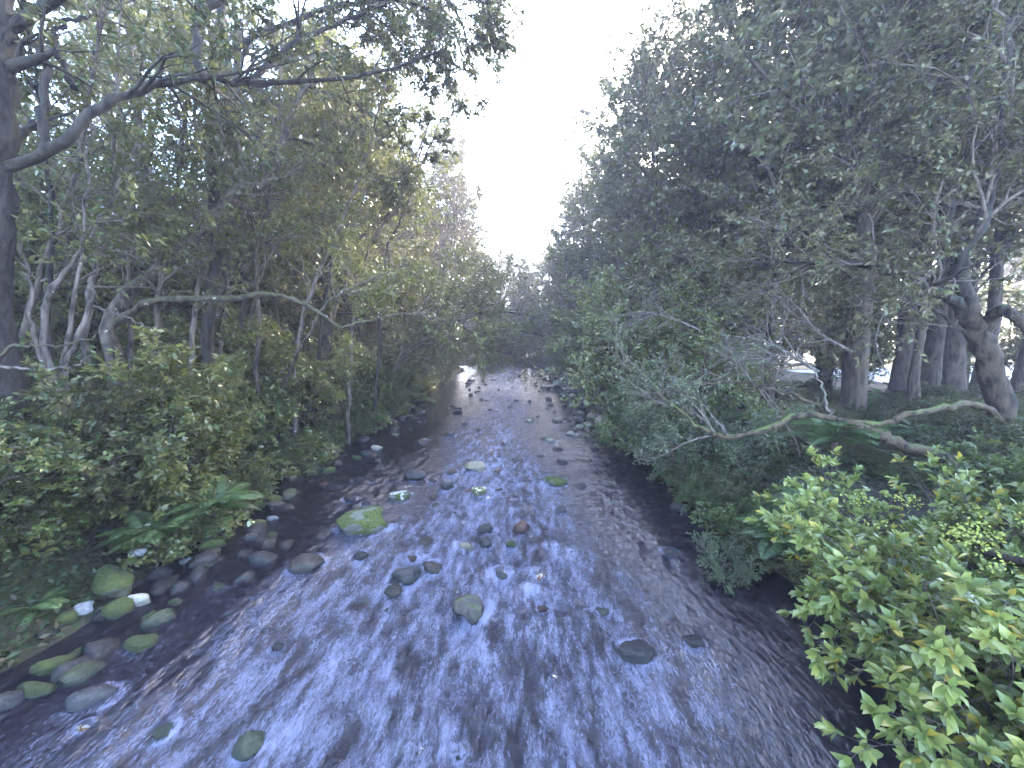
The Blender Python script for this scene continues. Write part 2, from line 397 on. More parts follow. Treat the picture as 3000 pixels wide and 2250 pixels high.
def water_mat():
    m, N, L, out = newmat('stream_water')
    tc = N('ShaderNodeTexCoord')
    mp = N('ShaderNodeMapping'); mp.inputs['Scale'].default_value = (1.6, .6, 1); L(tc.outputs['Object'], mp.inputs[0])
    n1 = N('ShaderNodeTexNoise'); n1.inputs['Scale'].default_value = 13; n1.inputs['Detail'].default_value = 5; n1.inputs['Roughness'].default_value = .6; n1.inputs['Distortion'].default_value = .8; L(mp.outputs[0], n1.inputs['Vector'])
    at = N('ShaderNodeAttribute'); at.attribute_name = 'rough'
    bp = N('ShaderNodeBump'); bp.inputs['Distance'].default_value = .11
    ms = N('ShaderNodeMath', operation='MULTIPLY_ADD'); ms.inputs[1].default_value = .85; ms.inputs[2].default_value = .12; L(at.outputs['Fac'], ms.inputs[0]); L(ms.outputs[0], bp.inputs['Strength'])
    L(n1.outputs['Fac'], bp.inputs['Height'])
    gl = N('ShaderNodeBsdfGlossy'); gl.inputs['Roughness'].default_value = .06; L(bp.outputs[0], gl.inputs['Normal']); gl.inputs['Color'].default_value = (.97, .96, 1, 1)
    tr = N('ShaderNodeBsdfTransparent'); tr.inputs['Color'].default_value = (.36, .30, .28, 1)
    df = N('ShaderNodeBsdfDiffuse'); df.inputs['Color'].default_value = (.013, .010, .015, 1)
    mb = N('ShaderNodeMixShader'); mb.inputs[0].default_value = .6; L(tr.outputs[0], mb.inputs[1]); L(df.outputs[0], mb.inputs[2])
    fr = N('ShaderNodeFresnel'); fr.inputs['IOR'].default_value = 1.55; L(bp.outputs[0], fr.inputs['Normal'])
    mx = N('ShaderNodeMixShader'); L(fr.outputs[0], mx.inputs[0]); L(mb.outputs[0], mx.inputs[1]); L(gl.outputs[0], mx.inputs[2])
    fo = N('ShaderNodeAttribute'); fo.attribute_name = 'foam_sheen'
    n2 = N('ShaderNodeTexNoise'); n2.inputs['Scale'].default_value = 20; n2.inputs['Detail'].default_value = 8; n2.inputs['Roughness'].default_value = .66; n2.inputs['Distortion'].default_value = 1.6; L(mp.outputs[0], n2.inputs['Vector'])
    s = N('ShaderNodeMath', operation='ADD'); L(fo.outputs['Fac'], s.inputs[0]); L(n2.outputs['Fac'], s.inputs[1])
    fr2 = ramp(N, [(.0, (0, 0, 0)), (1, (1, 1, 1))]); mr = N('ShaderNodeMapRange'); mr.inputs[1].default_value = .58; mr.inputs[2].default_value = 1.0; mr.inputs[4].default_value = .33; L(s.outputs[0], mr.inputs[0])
    fd = N('ShaderNodeBsdfDiffuse'); fd.inputs['Color'].default_value = (.50, .50, .68, 1); L(bp.outputs[0], fd.inputs['Normal'])  # lavender diffuse: aerated froth, plus sky sheen painted as colour
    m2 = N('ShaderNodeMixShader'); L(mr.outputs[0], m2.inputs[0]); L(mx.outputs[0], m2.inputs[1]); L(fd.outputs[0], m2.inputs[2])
    L(m2.outputs[0], out.inputs[0]); return m
M['water'] = water_mat()

def gravel_mat(name, a, b):
    m, N, L, out = newmat(name)
    tc = N('ShaderNodeTexCoord'); n1 = N('ShaderNodeTexNoise'); n1.inputs['Scale'].default_value = 9; n1.inputs['Detail'].default_value = 7; L(tc.outputs['Object'], n1.inputs['Vector'])
    rp = ramp(N, [(.3, a), (.7, b)]); L(n1.outputs['Fac'], rp.inputs[0])
    p = N('ShaderNodeBsdfPrincipled'); p.inputs['Roughness'].default_value = .85; L(rp.outputs[0], p.inputs['Base Color']); L(p.outputs[0], out.inputs[0]); return m
M['road'] = gravel_mat('gravel_road', (.42, .41, .42), (.58, .57, .58))

# ------------------------------------------------------------------ terrain
def centre(y):
    return -0.75 - 0.12 * np.clip(y - 42, 0, 10) ** 2
def edges(x, y):
    c = centre(y)
    l = c - 4.05 + .35 * (vn(y * .45, y * 0 + 3.3, 5) - .5) * 2 + .12 * np.sin(y * 2.1)
    r = c + 4.05 + .35 * (vn(y * .45, y * 0 + 8.3, 6) - .5) * 2 + .10 * np.sin(y * 1.7 + 1)
    return l, r
def gz(x, y):
    x = np.asarray(x, float); y = np.asarray(y, float)
    l, r = edges(x, y)
    d = np.maximum(l - x, x - r)
    inside = -0.05 - .30 * sstep(0, 2.0, -d) + .10 * (fbm(x * 1.3, y * 1.3, 2) - .5)
    hi = .95 * sstep(0, 2.2, d) + np.where(x < 0, .03, .002) * np.clip(d - 2, 0, 20) + .28 * (fbm(x * .8, y * .8, 4) - .5) * sstep(0, 1, d)
    hi = hi + np.where(x < 0, 1, .25) * np.clip(d - 14, 0, 20) * .10
    return np.where(d < 0, inside, hi - .05)

def grid(xs, ys, zf):
    X, Y = np.meshgrid(xs, ys)
    v = np.stack([X, Y, zf(X, Y)], -1).reshape(-1, 3)
    nx, ny = len(xs), len(ys)
    i = (np.arange(ny - 1)[:, None] * nx + np.arange(nx - 1)[None]).reshape(-1)
    f = np.stack([i, i + 1, i + nx + 1, i + nx], -1)
    return v, f

xs = np.unique(np.concatenate([np.linspace(-400, -30, 24), np.linspace(-30, -8, 45), np.linspace(-8, 7, 150), np.linspace(7, 32, 50), np.linspace(32, 400, 24)]))
ys = np.unique(np.concatenate([np.linspace(-60, -4, 20), np.linspace(-4, 20, 200), np.linspace(20, 75, 160), np.linspace(75, 700, 30)]))
g = Geo(); v, f = grid(xs, ys, gz); g.add(v, f)
c = v[f].mean(1); l, r_ = edges(c[:, 0], c[:, 1])
g.m = [((c[:, 0] > l - .05) & (c[:, 0] < r_ + .05)).astype(np.int32)]
me = mesh('ground', g, [M['ground'], M['bed']])
at = me.attributes.new('moss', 'FLOAT', 'POINT')
at.data.foreach_set('value', np.where(v[:, 0] < 0, 1.0, .45).astype(np.float32))
obj('ground', me, kind='structure')

# rocks: (px, py, width px, aspect, height factor, material, mesh, label)
ROCKS = [
 (361, 531, 60, .75, .62, 'moss_big', 'mossy_boulder', 'largest mossy boulder in midstream, bright green with bare white patches'),
 (302, 568, 42, .8, .55, 'brown', 'boulder', 'flat wet brown boulder left of midstream with froth at its edge'),
 (407, 581, 37, .7, .75, 'dark', 'boulder', 'smooth dark loaf shaped boulder left of the big round stone'),
 (391, 594, 22, .9, .6, 'brown', 'rock', 'small reddish brown rock at the foot of the smooth dark loaf'),
 (431, 571, 25, .8, .6, 'brown', 'rock', 'brown rock touching the back of the smooth dark loaf boulder'),
 (471, 616, 41, .85, .95, 'round', 'boulder', 'big round brown boulder in midstream with a mossy left corner'),
 (501, 577, 22, .8, .55, 'grey', 'rock', 'grey triangular rock in the white water behind the round boulder'),
 (541, 579, 18, .9, .6, 'orange', 'rock', 'small orange brown stone with a white top in midstream'),
 (533, 593, 15, .6, .4, 'redbrown', 'rock', 'tiny red brown stone just below the orange one with white top'),
 (542, 609, 20, .5, .4, 'redbrown', 'rock', 'thin reddish stone lying right of the big round boulder'),
 (604, 612, 19, .8, .45, 'green', 'rock', 'flat dull green stone alone in the right half of the stream'),
 (637, 657, 44, .7, .55, 'dark', 'boulder', 'dark wet boulder with water sliding over it, right foreground'),
 (694, 644, 25, .8, .5, 'dark', 'rock', 'small dark rock near the right bank, behind the sliding water boulder'),
 (511, 545, 13, 1.0, .7, 'moss', 'rock', 'small upright green mossy stone in the middle of the riffle'),
 (486, 546, 17, .9, .9, 'dark', 'rock', 'pointed black stone left of the small upright green one'),
 (466, 549, 25, .6, .5, 'tan', 'rock', 'tan brown flat stone left of the pointed black one'),
 (551, 547, 18, .6, .4, 'redbrown', 'rock', 'red brown stone right of the small upright green one'),
 (569, 551, 12, .6, .4, 'redbrown', 'rock', 'rightmost little red stone of the riffle'),
 (400, 500, 29, .85, .65, 'moss_white', 'mossy_boulder', 'round grey boulder ringed with moss and splashed white on top'),
 (480, 494, 26, .75, .6, 'moss_spot', 'mossy_boulder', 'dark mossy boulder with one cream spot on top'),
 (556, 485, 27, .7, .55, 'moss', 'mossy_boulder', 'low green mossy boulder alone in the fast water on the right'),
 (477, 470, 27, .8, .65, 'tan', 'boulder', 'pale tan boulder in the line of rocks across the stream'),
 (415, 479, 27, .8, .75, 'dark', 'boulder', 'largest dark boulder in the line of rocks across the stream'),
 (447, 488, 17, .9, .8, 'dark', 'rock', 'squat black rock just below the gap in the rock line'),
 (452, 474, 14, .7, .6, 'brown', 'rock', 'brown rock joining the tan boulder in the rock line'),
 (393, 480, 14, .8, .6, 'brown', 'rock', 'small brown rock left of the largest dark one in the line'),
 (373, 481, 11, .8, .6, 'dark', 'rock', 'tiny black rock second from the left end of the line'),
 (357, 480, 12, .8, .6, 'dark', 'rock', 'black rock at the left end of the line'),
 (432, 481, 11, .6, .5, 'dark', 'rock', 'flat black rock right of the largest dark one in the line'),
 (494, 466, 14, .5, .4, 'dark', 'rock', 'low dark rock at the right end of the line'),
 (350, 500, 17, .6, .5, 'dark', 'rock', 'dark rock left of the round white splashed boulder'),
 (366, 504, 12, .7, .5, 'brown', 'rock', 'small brown rock close left of the white splashed boulder'),
 (336, 487, 14, .6, .4, 'dark', 'rock', 'black rock near the left bank below the end of the line'),
 (359, 558, 21, .7, .6, 'dark', 'rock', 'dark cleft rock just below the largest mossy boulder'),
 (414, 559, 22, .5, .4, 'redbrown', 'rock', 'reddish half sunk stone above the smooth dark loaf boulder'),
 (498, 457, 8, .8, .7, 'dark', 'rock', 'single dark stone upstream of the pale tan boulder'),
 (375, 449, 15, .7, .5, 'white', 'rock', 'white stone near the left bank upstream of the rock line'),
 (371, 432, 10, .8, .6, 'pale', 'rock', 'pale stone at the left bank under the hanging ferns'),
 (396, 435, 10, .7, .5, 'pale', 'rock', 'second pale stone out from the left bank ferns'),
 (424, 440, 10, .6, .5, 'pale', 'rock', 'pale stone furthest out from the left bank ferns'),
 (450, 436, 14, .6, .5, 'dark', 'rock', 'low dark stone in shining water upstream of the rock line'),
 (457, 413, 13, .7, .6, 'dark', 'rock', 'dark stone splitting the current far upstream on the left'),
 (530, 422, 11, .7, .7, 'pale', 'rock', 'pale topped stone in shining water far upstream'),
 (516, 401, 7, .7, .6, 'dark', 'rock', 'small dark stone far upstream in mid channel'),
 (551, 441, 12, .7, .6, 'pale', 'rock', 'pale stone in the water off the right gravel bar'),
 (571, 434, 12, .6, .5, 'white', 'rock', 'whitish flat stone at the edge of the right gravel bar'),
 (558, 421, 13, .7, .6, 'tan', 'rock', 'tan stone at the water edge of the right gravel bar'),
 (581, 428, 13, .8, .6, 'pale', 'rock', 'pale stone beside the pinkish boulder on the gravel bar'),
 (603, 425, 21, .9, .8, 'pink', 'boulder', 'pinkish boulder under the right bank bushes'),
 (592, 418, 18, .7, .6, 'tan', 'boulder', 'tan boulder left of the pinkish one under the bushes'),
 (576, 407, 14, .6, .6, 'pale', 'rock', 'pale stone in the middle of the right gravel bar'),
 (548, 388, 20, .6, .45, 'tan', 'boulder', 'long tan boulder at the far end of the right gravel bar'),
 (470, 381, 8, .7, .6, 'dark', 'rock', 'dark stone far upstream near the left bank bend'),
 (494, 380, 8, .7, .6, 'dark', 'rock', 'farthest dark stone in mid channel before the bend'),
 (109, 590, 74, .55, .5, 'moss_full', 'mossy_boulder', 'long moss blanketed boulder at the left water edge'),
 (135, 606, 31, .7, .75, 'white', 'boulder', 'chalky white rough rock at the left water edge'),
 (81, 613, 18, .9, .9, 'greyw', 'rock', 'rounded grey white stone left of the chalky white rock'),
 (99, 618, 22, .9, .7, 'dark', 'rock', 'dark rounded stone between the grey white and chalky stones'),
 (209, 549, 37, .7, .6, 'moss_full', 'mossy_boulder', 'yellow green mossy boulder below the left bank fern'),
 (135, 648, 40, .6, .55, 'moss_full', 'mossy_boulder', 'oval green mossy boulder standing in shallow dark water'),
 (49, 671, 40, .6, .55, 'moss_full', 'mossy_boulder', 'bright yellow green mossy boulder left of the oval one'),
 (74, 656, 26, .6, .5, 'moss', 'mossy_boulder', 'low mossy stone behind the bright yellow green boulder'),
 (33, 693, 52, .5, .4, 'moss', 'mossy_boulder', 'low dull mossy boulder in front of the bright yellow green one'),
 (88, 703, 54, .6, .45, 'greyflat', 'boulder', 'smooth flat grey boulder in the left foreground'),
 (162, 735, 24, .9, .5, 'green', 'rock', 'small sunken green stone right of the flat grey boulder'),
 (246, 750, 42, .8, .6, 'green', 'boulder', 'greenish round boulder washed over at the bottom edge'),
 (219, 588, 26, .6, .3, 'green', 'rock', 'sunken olive stone off the left bank'),
 (82, 727, 20, .6, .4, 'orange', 'rock', 'orange stone below the flat grey boulder'),
 (134, 556, 18, .7, .6, 'greyw', 'rock', 'pale grey stone above the long moss blanketed boulder'),
 (160, 577, 17, .8, .6, 'moss', 'rock', 'small mossy stone right of the long moss blanketed boulder'),
 (243, 517, 16, .7, .6, 'moss', 'mossy_boulder', 'mossy stone among cobbles below the left bank'),
 (272, 520, 15, .7, .6, 'greyw', 'rock', 'grey stone among cobbles below the left bank'),
 (185, 563, 15, .8, .6, 'greyw', 'rock', 'grey cobble beside the yellow green mossy boulder'),
 (670, 553, 18, .7, .5, 'brown', 'rock', 'brown sunken stone in the dark water under the right bank'),
 (686, 511, 30, .6, .5, 'dark', 'boulder', 'dark slab in the shadowed hollow under the right bank'),
 (460, 757, 20, .8, .5, 'dark', 'rock', 'small dark stone at the bottom edge in mid current'),
 (276, 648, 15, .8, .6, 'dark', 'rock', 'dark stone with a wake left of the current'),
]
RM = {
 'dark': rock_mat('rock_dark', (.009, .008, .009), (.036, .031, .031), rough=.32),
 'brown': rock_mat('rock_brown', (.018, .013, .011), (.06, .044, .035), rough=.34),
 'round': rock_mat('rock_round', (.016, .012, .009), (.062, .049, .035), moss=.05, rough=.3),
 'grey': rock_mat('rock_grey', (.022, .021, .021), (.06, .058, .057)),
 'greyflat': rock_mat('rock_grey_flat', (.045, .044, .048), (.075, .072, .076), rough=.5),
 'greyw': rock_mat('rock_grey_white', (.16, .16, .17), (.34, .34, .34)),
 'orange': rock_mat('rock_orange', (.18, .07, .025), (.32, .14, .06), pale=.35),
 'redbrown': rock_mat('rock_red_brown', (.04, .016, .01), (.09, .038, .024), rough=.4),
 'green': rock_mat('rock_green', (.028, .033, .018), (.06, .07, .032), rough=.4),
 'tan': rock_mat('rock_tan', (.10, .08, .05), (.25, .205, .135)),
 'pale': rock_mat('rock_pale', (.18, .16, .12), (.42, .38, .28), moss=.15),
 'pink': rock_mat('rock_pink', (.20, .14, .11), (.38, .29, .24)),
 'white': rock_mat('rock_white', (.26, .235, .18), (.48, .445, .37)),
 'moss': rock_mat('rock_moss', (.05, .045, .035), (.12, .11, .09), moss=.6),
 'moss_full': rock_mat('rock_moss_full', (.06, .055, .04), (.14, .13, .10), moss=.95),
 'moss_big': rock_mat('rock_moss_big', (.06, .055, .045), (.14, .13, .11), moss=.85, pale=.08, palecol=(.13, .13, .10), mosscol=((.022, .032, .006), (.10, .115, .02))),
 'moss_white': rock_mat('rock_moss_white', (.10, .10, .09), (.2, .19, .17), moss=.6, pale=.3, palecol=(.34, .33, .3)),
 'moss_spot': rock_mat('rock_moss_spot', (.04, .04, .025), (.09, .08, .05), moss=.5, pale=.36, palecol=(.5, .45, .3)),
}
def rock_mesh(seed, sub=3):
    r = rng(seed)
    bm = bmesh.new(); bmesh.ops.create_icosphere(bm, subdivisions=sub, radius=1.0)
    co = np.array([q.co[:] for q in bm.verts])
    co = co * r.uniform(.85, 1.1, 3)
    for k in range(9):
        n = nrm(r.normal(size=3)); d = r.uniform(.55, .92)
        ex = np.maximum(co @ n - d, 0); co = co - ex[:, None] * n * .85
    for k in range(10):
        w = r.normal(size=3) * r.uniform(1.5, 5); co = co * (1 + .17 / (1 + np.linalg.norm(w) * .6) * np.sin(co @ w + r.uniform(0, 6)))[:, None]
    for k in range(8):
        w = r.normal(size=3) * r.uniform(7, 14); co = co * (1 + .013 * np.sin(co @ w + r.uniform(0, 6)))[:, None]
    co[:, :] /= np.abs(co).max(0)
    for q, p in zip(bm.verts, co): q.co = p
    for fc in bm.faces: fc.smooth = True
    me = bpy.data.meshes.new('rock'); bm.to_mesh(me); bm.free(); return me
ROCKM = [rock_mesh(300 + k, 4 if k < 8 else 2) for k in range(12)]
rock_mesh_mat = {}
def rock_data(k, mk):
    if (k, mk) not in rock_mesh_mat:
        m = ROCKM[k].copy(); m.materials.clear(); m.materials.append(RM[mk]); rock_mesh_mat[(k, mk)] = m
    return rock_mesh_mat[(k, mk)]
rr = rng(5)
rock_xy = []
for i, (px, py, w, asp, hf, mk, nm, lab) in enumerate(ROCKS):
    p = W(px, py, 0.0)
    zb = max(float(gz(p[0], p[1])), -.08)
    if zb > 0: p = W(px, py, zb)
    rad = .9 * w / 2 / FPX * (p[1] * CP + (CAM_H - p[2]) * SP)
    o = obj(nm, rock_data(i % 8, mk), label=lab, category='boulder' if 'boulder' in nm else 'rock')
    sz = rad * hf * .95
    o.scale = (rad, rad * asp, sz)
    o.location = (p[0], p[1] + rad * asp * .4, max(zb, -.02) + sz * .25 if hf > .45 else -.02 + sz * .1)
    o.rotation_euler = (rr.normal(0, .08), rr.normal(0, .08), rr.normal(0, .35))
    rock_xy.append((p[0], p[1] + rad * asp * .4, rad, rad * asp))
# cobbles on both shores, told apart by nothing
rc = rng(77)
COB_L = 'small wet cobble among many strewn along the left shore'
COB_R = 'small pale cobble among many strewn over the right gravel bar'
COB_M = 'small dark stone barely breaking the surface of the stream'
def cobble(x, y, s, mk, lab, grp, low=-.03):
    z = float(gz(x, y))
    o = obj('cobble', rock_data(8 + rc.integers(0, 4), mk), label=lab, category='rock', group=grp)
    o.scale = (s, s * rc.uniform(.6, .95), s * rc.uniform(.45, .75)); o.location = (x, y, max(z, low) + s * .2); o.rotation_euler = (rc.normal(0, .2), rc.normal(0, .2), rc.uniform(0, 6.3))
for k in range(112):
    y = 2.6 + 18 * rc.random() ** 1.5; l, _ = edges(0, np.array(y)); x = float(l) + rc.normal(.15, .35)
    cobble(x, y, rc.uniform(.05, .19) * (1 + y * .03), rc.choice(['dark', 'brown', 'dark', 'moss', 'moss_full', 'green', 'dark', 'grey']), COB_L, 'cobbles along the left shore')
for k in range(84):
    y = 13.5 + 26 * rc.random(); _, e = edges(0, np.array(y)); x = float(e) - abs(rc.normal(0, .8)) + .55
    cobble(x, y, rc.uniform(.10, .28), rc.choice(['pale', 'tan', 'dark', 'brown', 'grey', 'moss']), COB_R, 'cobbles on the right gravel bar')
for k in range(96):
    y = 4 + 34 * rc.random() ** 1.2; x = rc.uniform(-4.2, 2.6)
    o = cobble(x, y, rc.uniform(.06, .15) * (1 + y * .02), rc.choice(['dark', 'brown', 'redbrown', 'dark']), COB_M, 'stones breaking the stream surface')

# ------------------------------------------------------------------ water
wx = np.linspace(-5.6, 4.2, 400)
t = np.linspace(0, 1, 760)
wy = 1.2 + 3.4 * t + 44 * t ** 2.6
def water_z(X, Y, fine=True):
    l, r = edges(X, Y)
    wob = 1.6 * (fbm(X * .8, Y * .5, 51) - .5)
    mid = sstep(.0, 4.0, X - l + wob) * sstep(-.2, 3.4, r - X + wob) * (.48 + .62 * sstep(13, 5, Y))
    mid = np.clip(mid, .12, 1.1)
    wpx = X + .5 * (fbm(X * .7, Y * .5, 31) - .5); wpy = Y + .8 * (fbm(X * .6, Y * .4, 33) - .5)
    a = (fbm(wpx * 1.1, wpy * .55, 11) - .5) * .12
    b = (np.abs(vn(wpx * 5.2, wpy * 2.1, 12) - .5) * 2 - .4) * -.045
    c = (np.abs(vn(wpx * 12, wpy * 5.5, 14) - .5) * 2 - .4) * -.022
    d = (fbm(wpx * 2.2, wpy * 3.0, 16, 3) - .45) * .06
    return (a * 1.3 + b * 1.5 + c * 1.3 + d * 1.2) * mid, mid
X, Y = np.meshgrid(wx, wy)
Z, MID = water_z(X, Y)
foam_sheen = np.zeros_like(Z)
for (x0, y0, a, b) in rock_xy:
    if x0 < -4.2 or x0 > 3.4 or y0 > 34: continue
    dx = X - x0; dy = Y - y0
    ring = np.exp(-((np.hypot(dx / (a * 1.0), dy / (b * 1.0)) - 1.05) / .25) ** 2) * .30 * sstep(.35, .75, vn(X * 6, Y * 5, 47))
    wake = np.exp(-(dx / (a * 1.1)) ** 2) * np.where(dy < 0, np.exp(dy / (a * 3.5)), 0) * .20
    k = np.clip((3.9 - np.abs(x0 + .6)) / 1.2, .15, 1)
    foam_sheen = np.maximum(foam_sheen, np.maximum(ring, wake) * k)
    Z += k * (np.exp(-(np.hypot(dx / (a * 1.3), (dy - b * .8) / (b * 1.2))) ** 2) * .03 - np.exp(-(np.hypot(dx / a, (dy + b * 1.5) / (b * 1.2))) ** 2) * .03)
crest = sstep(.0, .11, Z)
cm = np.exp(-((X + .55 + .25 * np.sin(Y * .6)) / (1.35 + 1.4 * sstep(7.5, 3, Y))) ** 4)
foam_sheen = foam_sheen + cm * (.185 + .12 * crest + .07 * (fbm(X * 1.1, Y * .6, 41) - .47) + .34 * (fbm(X * 7, Y * 2.6, 43, 3) - .44) + .6 * (fbm(X * 15, Y * 4.5, 49, 2) - .37)) * (1.25 - .25 * sstep(14, 5, Y)) + .12 * MID * (fbm(X * 3, Y * 1.3, 45) - .45)  # froth at rocks; mid-channel streaks paint the sky's reflected sheen
v = np.stack([X, Y, Z], -1).reshape(-1, 3)
v[:, 0] += (centre(v[:, 1]) + .75)
nx, ny = len(wx), len(wy)
i = (np.arange(ny - 1)[:, None] * nx + np.arange(nx - 1)[None]).reshape(-1)
g = Geo(); g.add(v, np.stack([i, i + 1, i + nx + 1, i + nx], -1))
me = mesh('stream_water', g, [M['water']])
for nm, arr in (('foam_sheen', foam_sheen), ('rough', np.clip(.15 + .9 * MID * (.35 + .65 * cm), 0, 1))):
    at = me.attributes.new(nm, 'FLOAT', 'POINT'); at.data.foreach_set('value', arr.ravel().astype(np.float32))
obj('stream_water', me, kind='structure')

# gravel road through the trees on the right
g = Geo(); v, f = grid(np.linspace(19.5, 60, 40), np.linspace(16.5, 27, 16), lambda x, y: gz(x, y * 0 + y) + .02)
v[:, 2] = .02 + gz(v[:, 0], v[:, 1]) + .03; g.add(v, f)
obj('road', mesh('road', g, [M['road']]), kind='structure')

# ------------------------------------------------------------------ plants
def build(wood_t, crown_t, leaf, mats_w, mats_c):
    pass

def tree_proto(seed, h, rtrunk, n1, l1, n2, l2, n3, l3, k, L, ratio, wood, leaf, t1=(.3, 1), sp1=(.6, 1.3), up1=.15, up2=.05, droop=.1, flat=.3, lean=(0, 0), curve=.02, topk=.95, wob=.05, twig='bark_twig', jit=.6):
    r = rng(seed)
    n = 9
    zz = np.linspace(-.3, h * topk, n); wv = np.cumsum(r.normal(0, wob * h / n, (n, 2)), 0); wv[0] = 0
    tt = np.linspace(0, 1, n)[:, None]
    tr = np.concatenate([wv + np.array(lean)[None] * tt ** 1.4, zz[:, None]], 1)[None]
    tr = resample(tr[0], 14)[None]
    rad = (rtrunk * (1 - .85 * np.linspace(0, 1, 14)) + rtrunk * .5 * np.exp(-np.linspace(0, 1, 14) * 18))[None]
    p1, r1 = grow(tr, rad, n1, t1[0], t1[1], l1, sp1, up1, .14, r, P=7, rmul=.5, fall=.45, curve=curve, rmin=.02)
    p2, r2 = grow(np.concatenate([p1, p1]), np.concatenate([r1, r1]), n2, .25, 1, l2, (.5, 1.2), up2, .16, r, P=5, rmul=.6, fall=.3, flat=flat, rmin=.008)
    p3, r3 = grow(p2, r2, n3, .15, 1, l3, (.3, 1.1), 0, .16, r, P=4, rmul=.6, fall=.2, flat=flat, rmin=.004)
    gw = Geo(); v, f = knobbly(tr, rad, 12, r); gw.add(v, f); v, f = tubes(p1, r1, 7); gw.add(v, f)
    gc = Geo(); v, f = tubes(p2, r2, 4); gc.add(v, f, 0); v, f = tubes(p3, r3, 3); gc.add(v, f, 0)
    v, f = leaves_on(p3, k, L, ratio, r, droop=droop, jit=jit); gc.add(v, f, 1)
    return [('trunk', mesh('trunk', gw, [M[wood]])), ('crown', mesh('crown', gc, [M[twig], M[leaf]]))]

def shrub_proto(seed, h, spread, n0, n2, n3, l2, l3, k, L, ratio, leaf, wood='bark_brown', tmpl=T_DIAMOND, whorl=0, droop=.1, rad=.025, up=.5, rise=None):
    r = rng(seed)
    a = r.uniform(0, 6.28, n0); rr_ = spread * np.sqrt(r.uniform(.05, 1, n0)); P = 7
    st = np.stack([np.cos(a) * .12, np.sin(a) * .12, np.zeros(n0) - .1], 1)
    en = np.stack([np.cos(a) * rr_, np.sin(a) * rr_, h * r.uniform(.5, 1, n0) * (1 - .45 * (rr_ / spread) ** 2)], 1)
    md = st * .5 + en * .5; md[:, :2] *= .75; md[:, 2] *= 1.25
    tt = np.linspace(0, 1, P)[None, :, None]
    p0 = st[:, None] * (1 - tt) ** 2 + 2 * md[:, None] * tt * (1 - tt) + en[:, None] * tt ** 2 + np.cumsum(r.normal(0, .012 * h, (n0, P, 3)), 1)
    r0 = rad * np.linspace(1, .25, P)[None].repeat(n0, 0)
    p2, r2 = grow(p0, r0, n2, .25, 1, l2, (.4, 1.2), .15, .18, r, P=5, rmul=.6, fall=.2, rmin=.004)
    p3, r3 = grow(np.concatenate([p2, p0[:, -4:][:, [0, 1, 2, 3, 3]]]) if False else p2, r2, n3, .2, 1, l3, (.3, 1.1), .05, .15, r, P=4, rmul=.6, fall=.2, rmin=.003)
    gw = Geo(); v, f = tubes(p0, r0, 6); gw.add(v, f)
    gc = Geo(); v, f = tubes(p2, r2, 4); gc.add(v, f, 0); v, f = tubes(p3, r3, 3); gc.add(v, f, 0)
    v, f = leaves_on(p3, k, L, ratio, r, droop=droop, tmpl=tmpl); gc.add(v, f, 1)
    if whorl:
        v, f = whorls(p3, whorl, L, ratio, r, tmpl); gc.add(v, f, 1)
    return [('stems', mesh('stems', gw, [M[wood]])), ('foliage', mesh('foliage', gc, [M['bark_twig'], M[leaf]]))]

def fern_proto(seed, nf, L, leaf='fern', el=(.5, 1.3), trunk=0.0, npn=26):
    r = rng(seed); gc = Geo(); out = []
    fr = []
    for k in range(nf):
        az = k * 2.4 + r.normal(0, .2); e = r.uniform(*el); le = L * r.uniform(.7, 1.1)
        P = 12; s = np.linspace(0, 1, P); ang = e - 1.5 * s ** 1.3
        rr_ = np.concatenate([[0], np.cumsum(np.cos(ang[:-1]))]) * le / P; zz = np.concatenate([[0], np.cumsum(np.sin(ang[:-1]))]) * le / P
        p = np.stack([np.cos(az) * rr_, np.sin(az) * rr_, zz + trunk], 1); fr.append(p)
        u = np.linspace(.12, .99, npn); i = np.minimum((u * (P - 1)).astype(int), P - 2); f = (u * (P - 1) - i)[:, None]
        pos = p[i] * (1 - f) + p[i + 1] * f; tan = nrm(p[i + 1] - p[i])
        sd_ = np.array([-np.sin(az), np.cos(az), 0])
        ll = le * .24 * np.sin(np.pi * np.clip(u * .88 + .12, 0, 1)) ** .8 + .02
        for sg in (1, -1):
            ax = nrm(sd_ * sg + tan * .35 + np.array([0, 0, -.18]))
            nv = nrm(np.cross(tan, sd_)); nv = np.where(nv[:, 2:3] < 0, -nv, nv)
            wd = le / npn * 1.05
            side = nrm(np.cross(nv, ax)); T = T_DIAMOND[0]
            v = pos[:, None] + T[None, :, 0:1] * ll[:, None, None] * ax[:, None] + T[None, :, 1:2] * wd * side[:, None] + T[None, :, 2:3] * ll[:, None, None] * nv[:, None]
            gc.add(v.reshape(-1, 3), np.arange(npn * 4).reshape(-1, 4), 1)
    fr = np.array(fr); v, f = tubes(fr, np.linspace(.011, .003, 12)[None].repeat(nf, 0), 4); gc.add(v, f, 0)
    out.append(('fronds', mesh('fronds', gc, [M['bark_brown'], M[leaf]])))
    if trunk > 0:
        gw = Geo(); pth = np.array([[0, 0, -.2], [0.02, 0, trunk * .5], [0, .02, trunk]])[None]; v, f = knobbly(resample(pth[0], 8)[None], np.full((1, 8), .07), 9, r, .25); gw.add(v, f)
        out.append(('caudex', mesh('caudex', gw, [M['bark_brown']])))
    return out

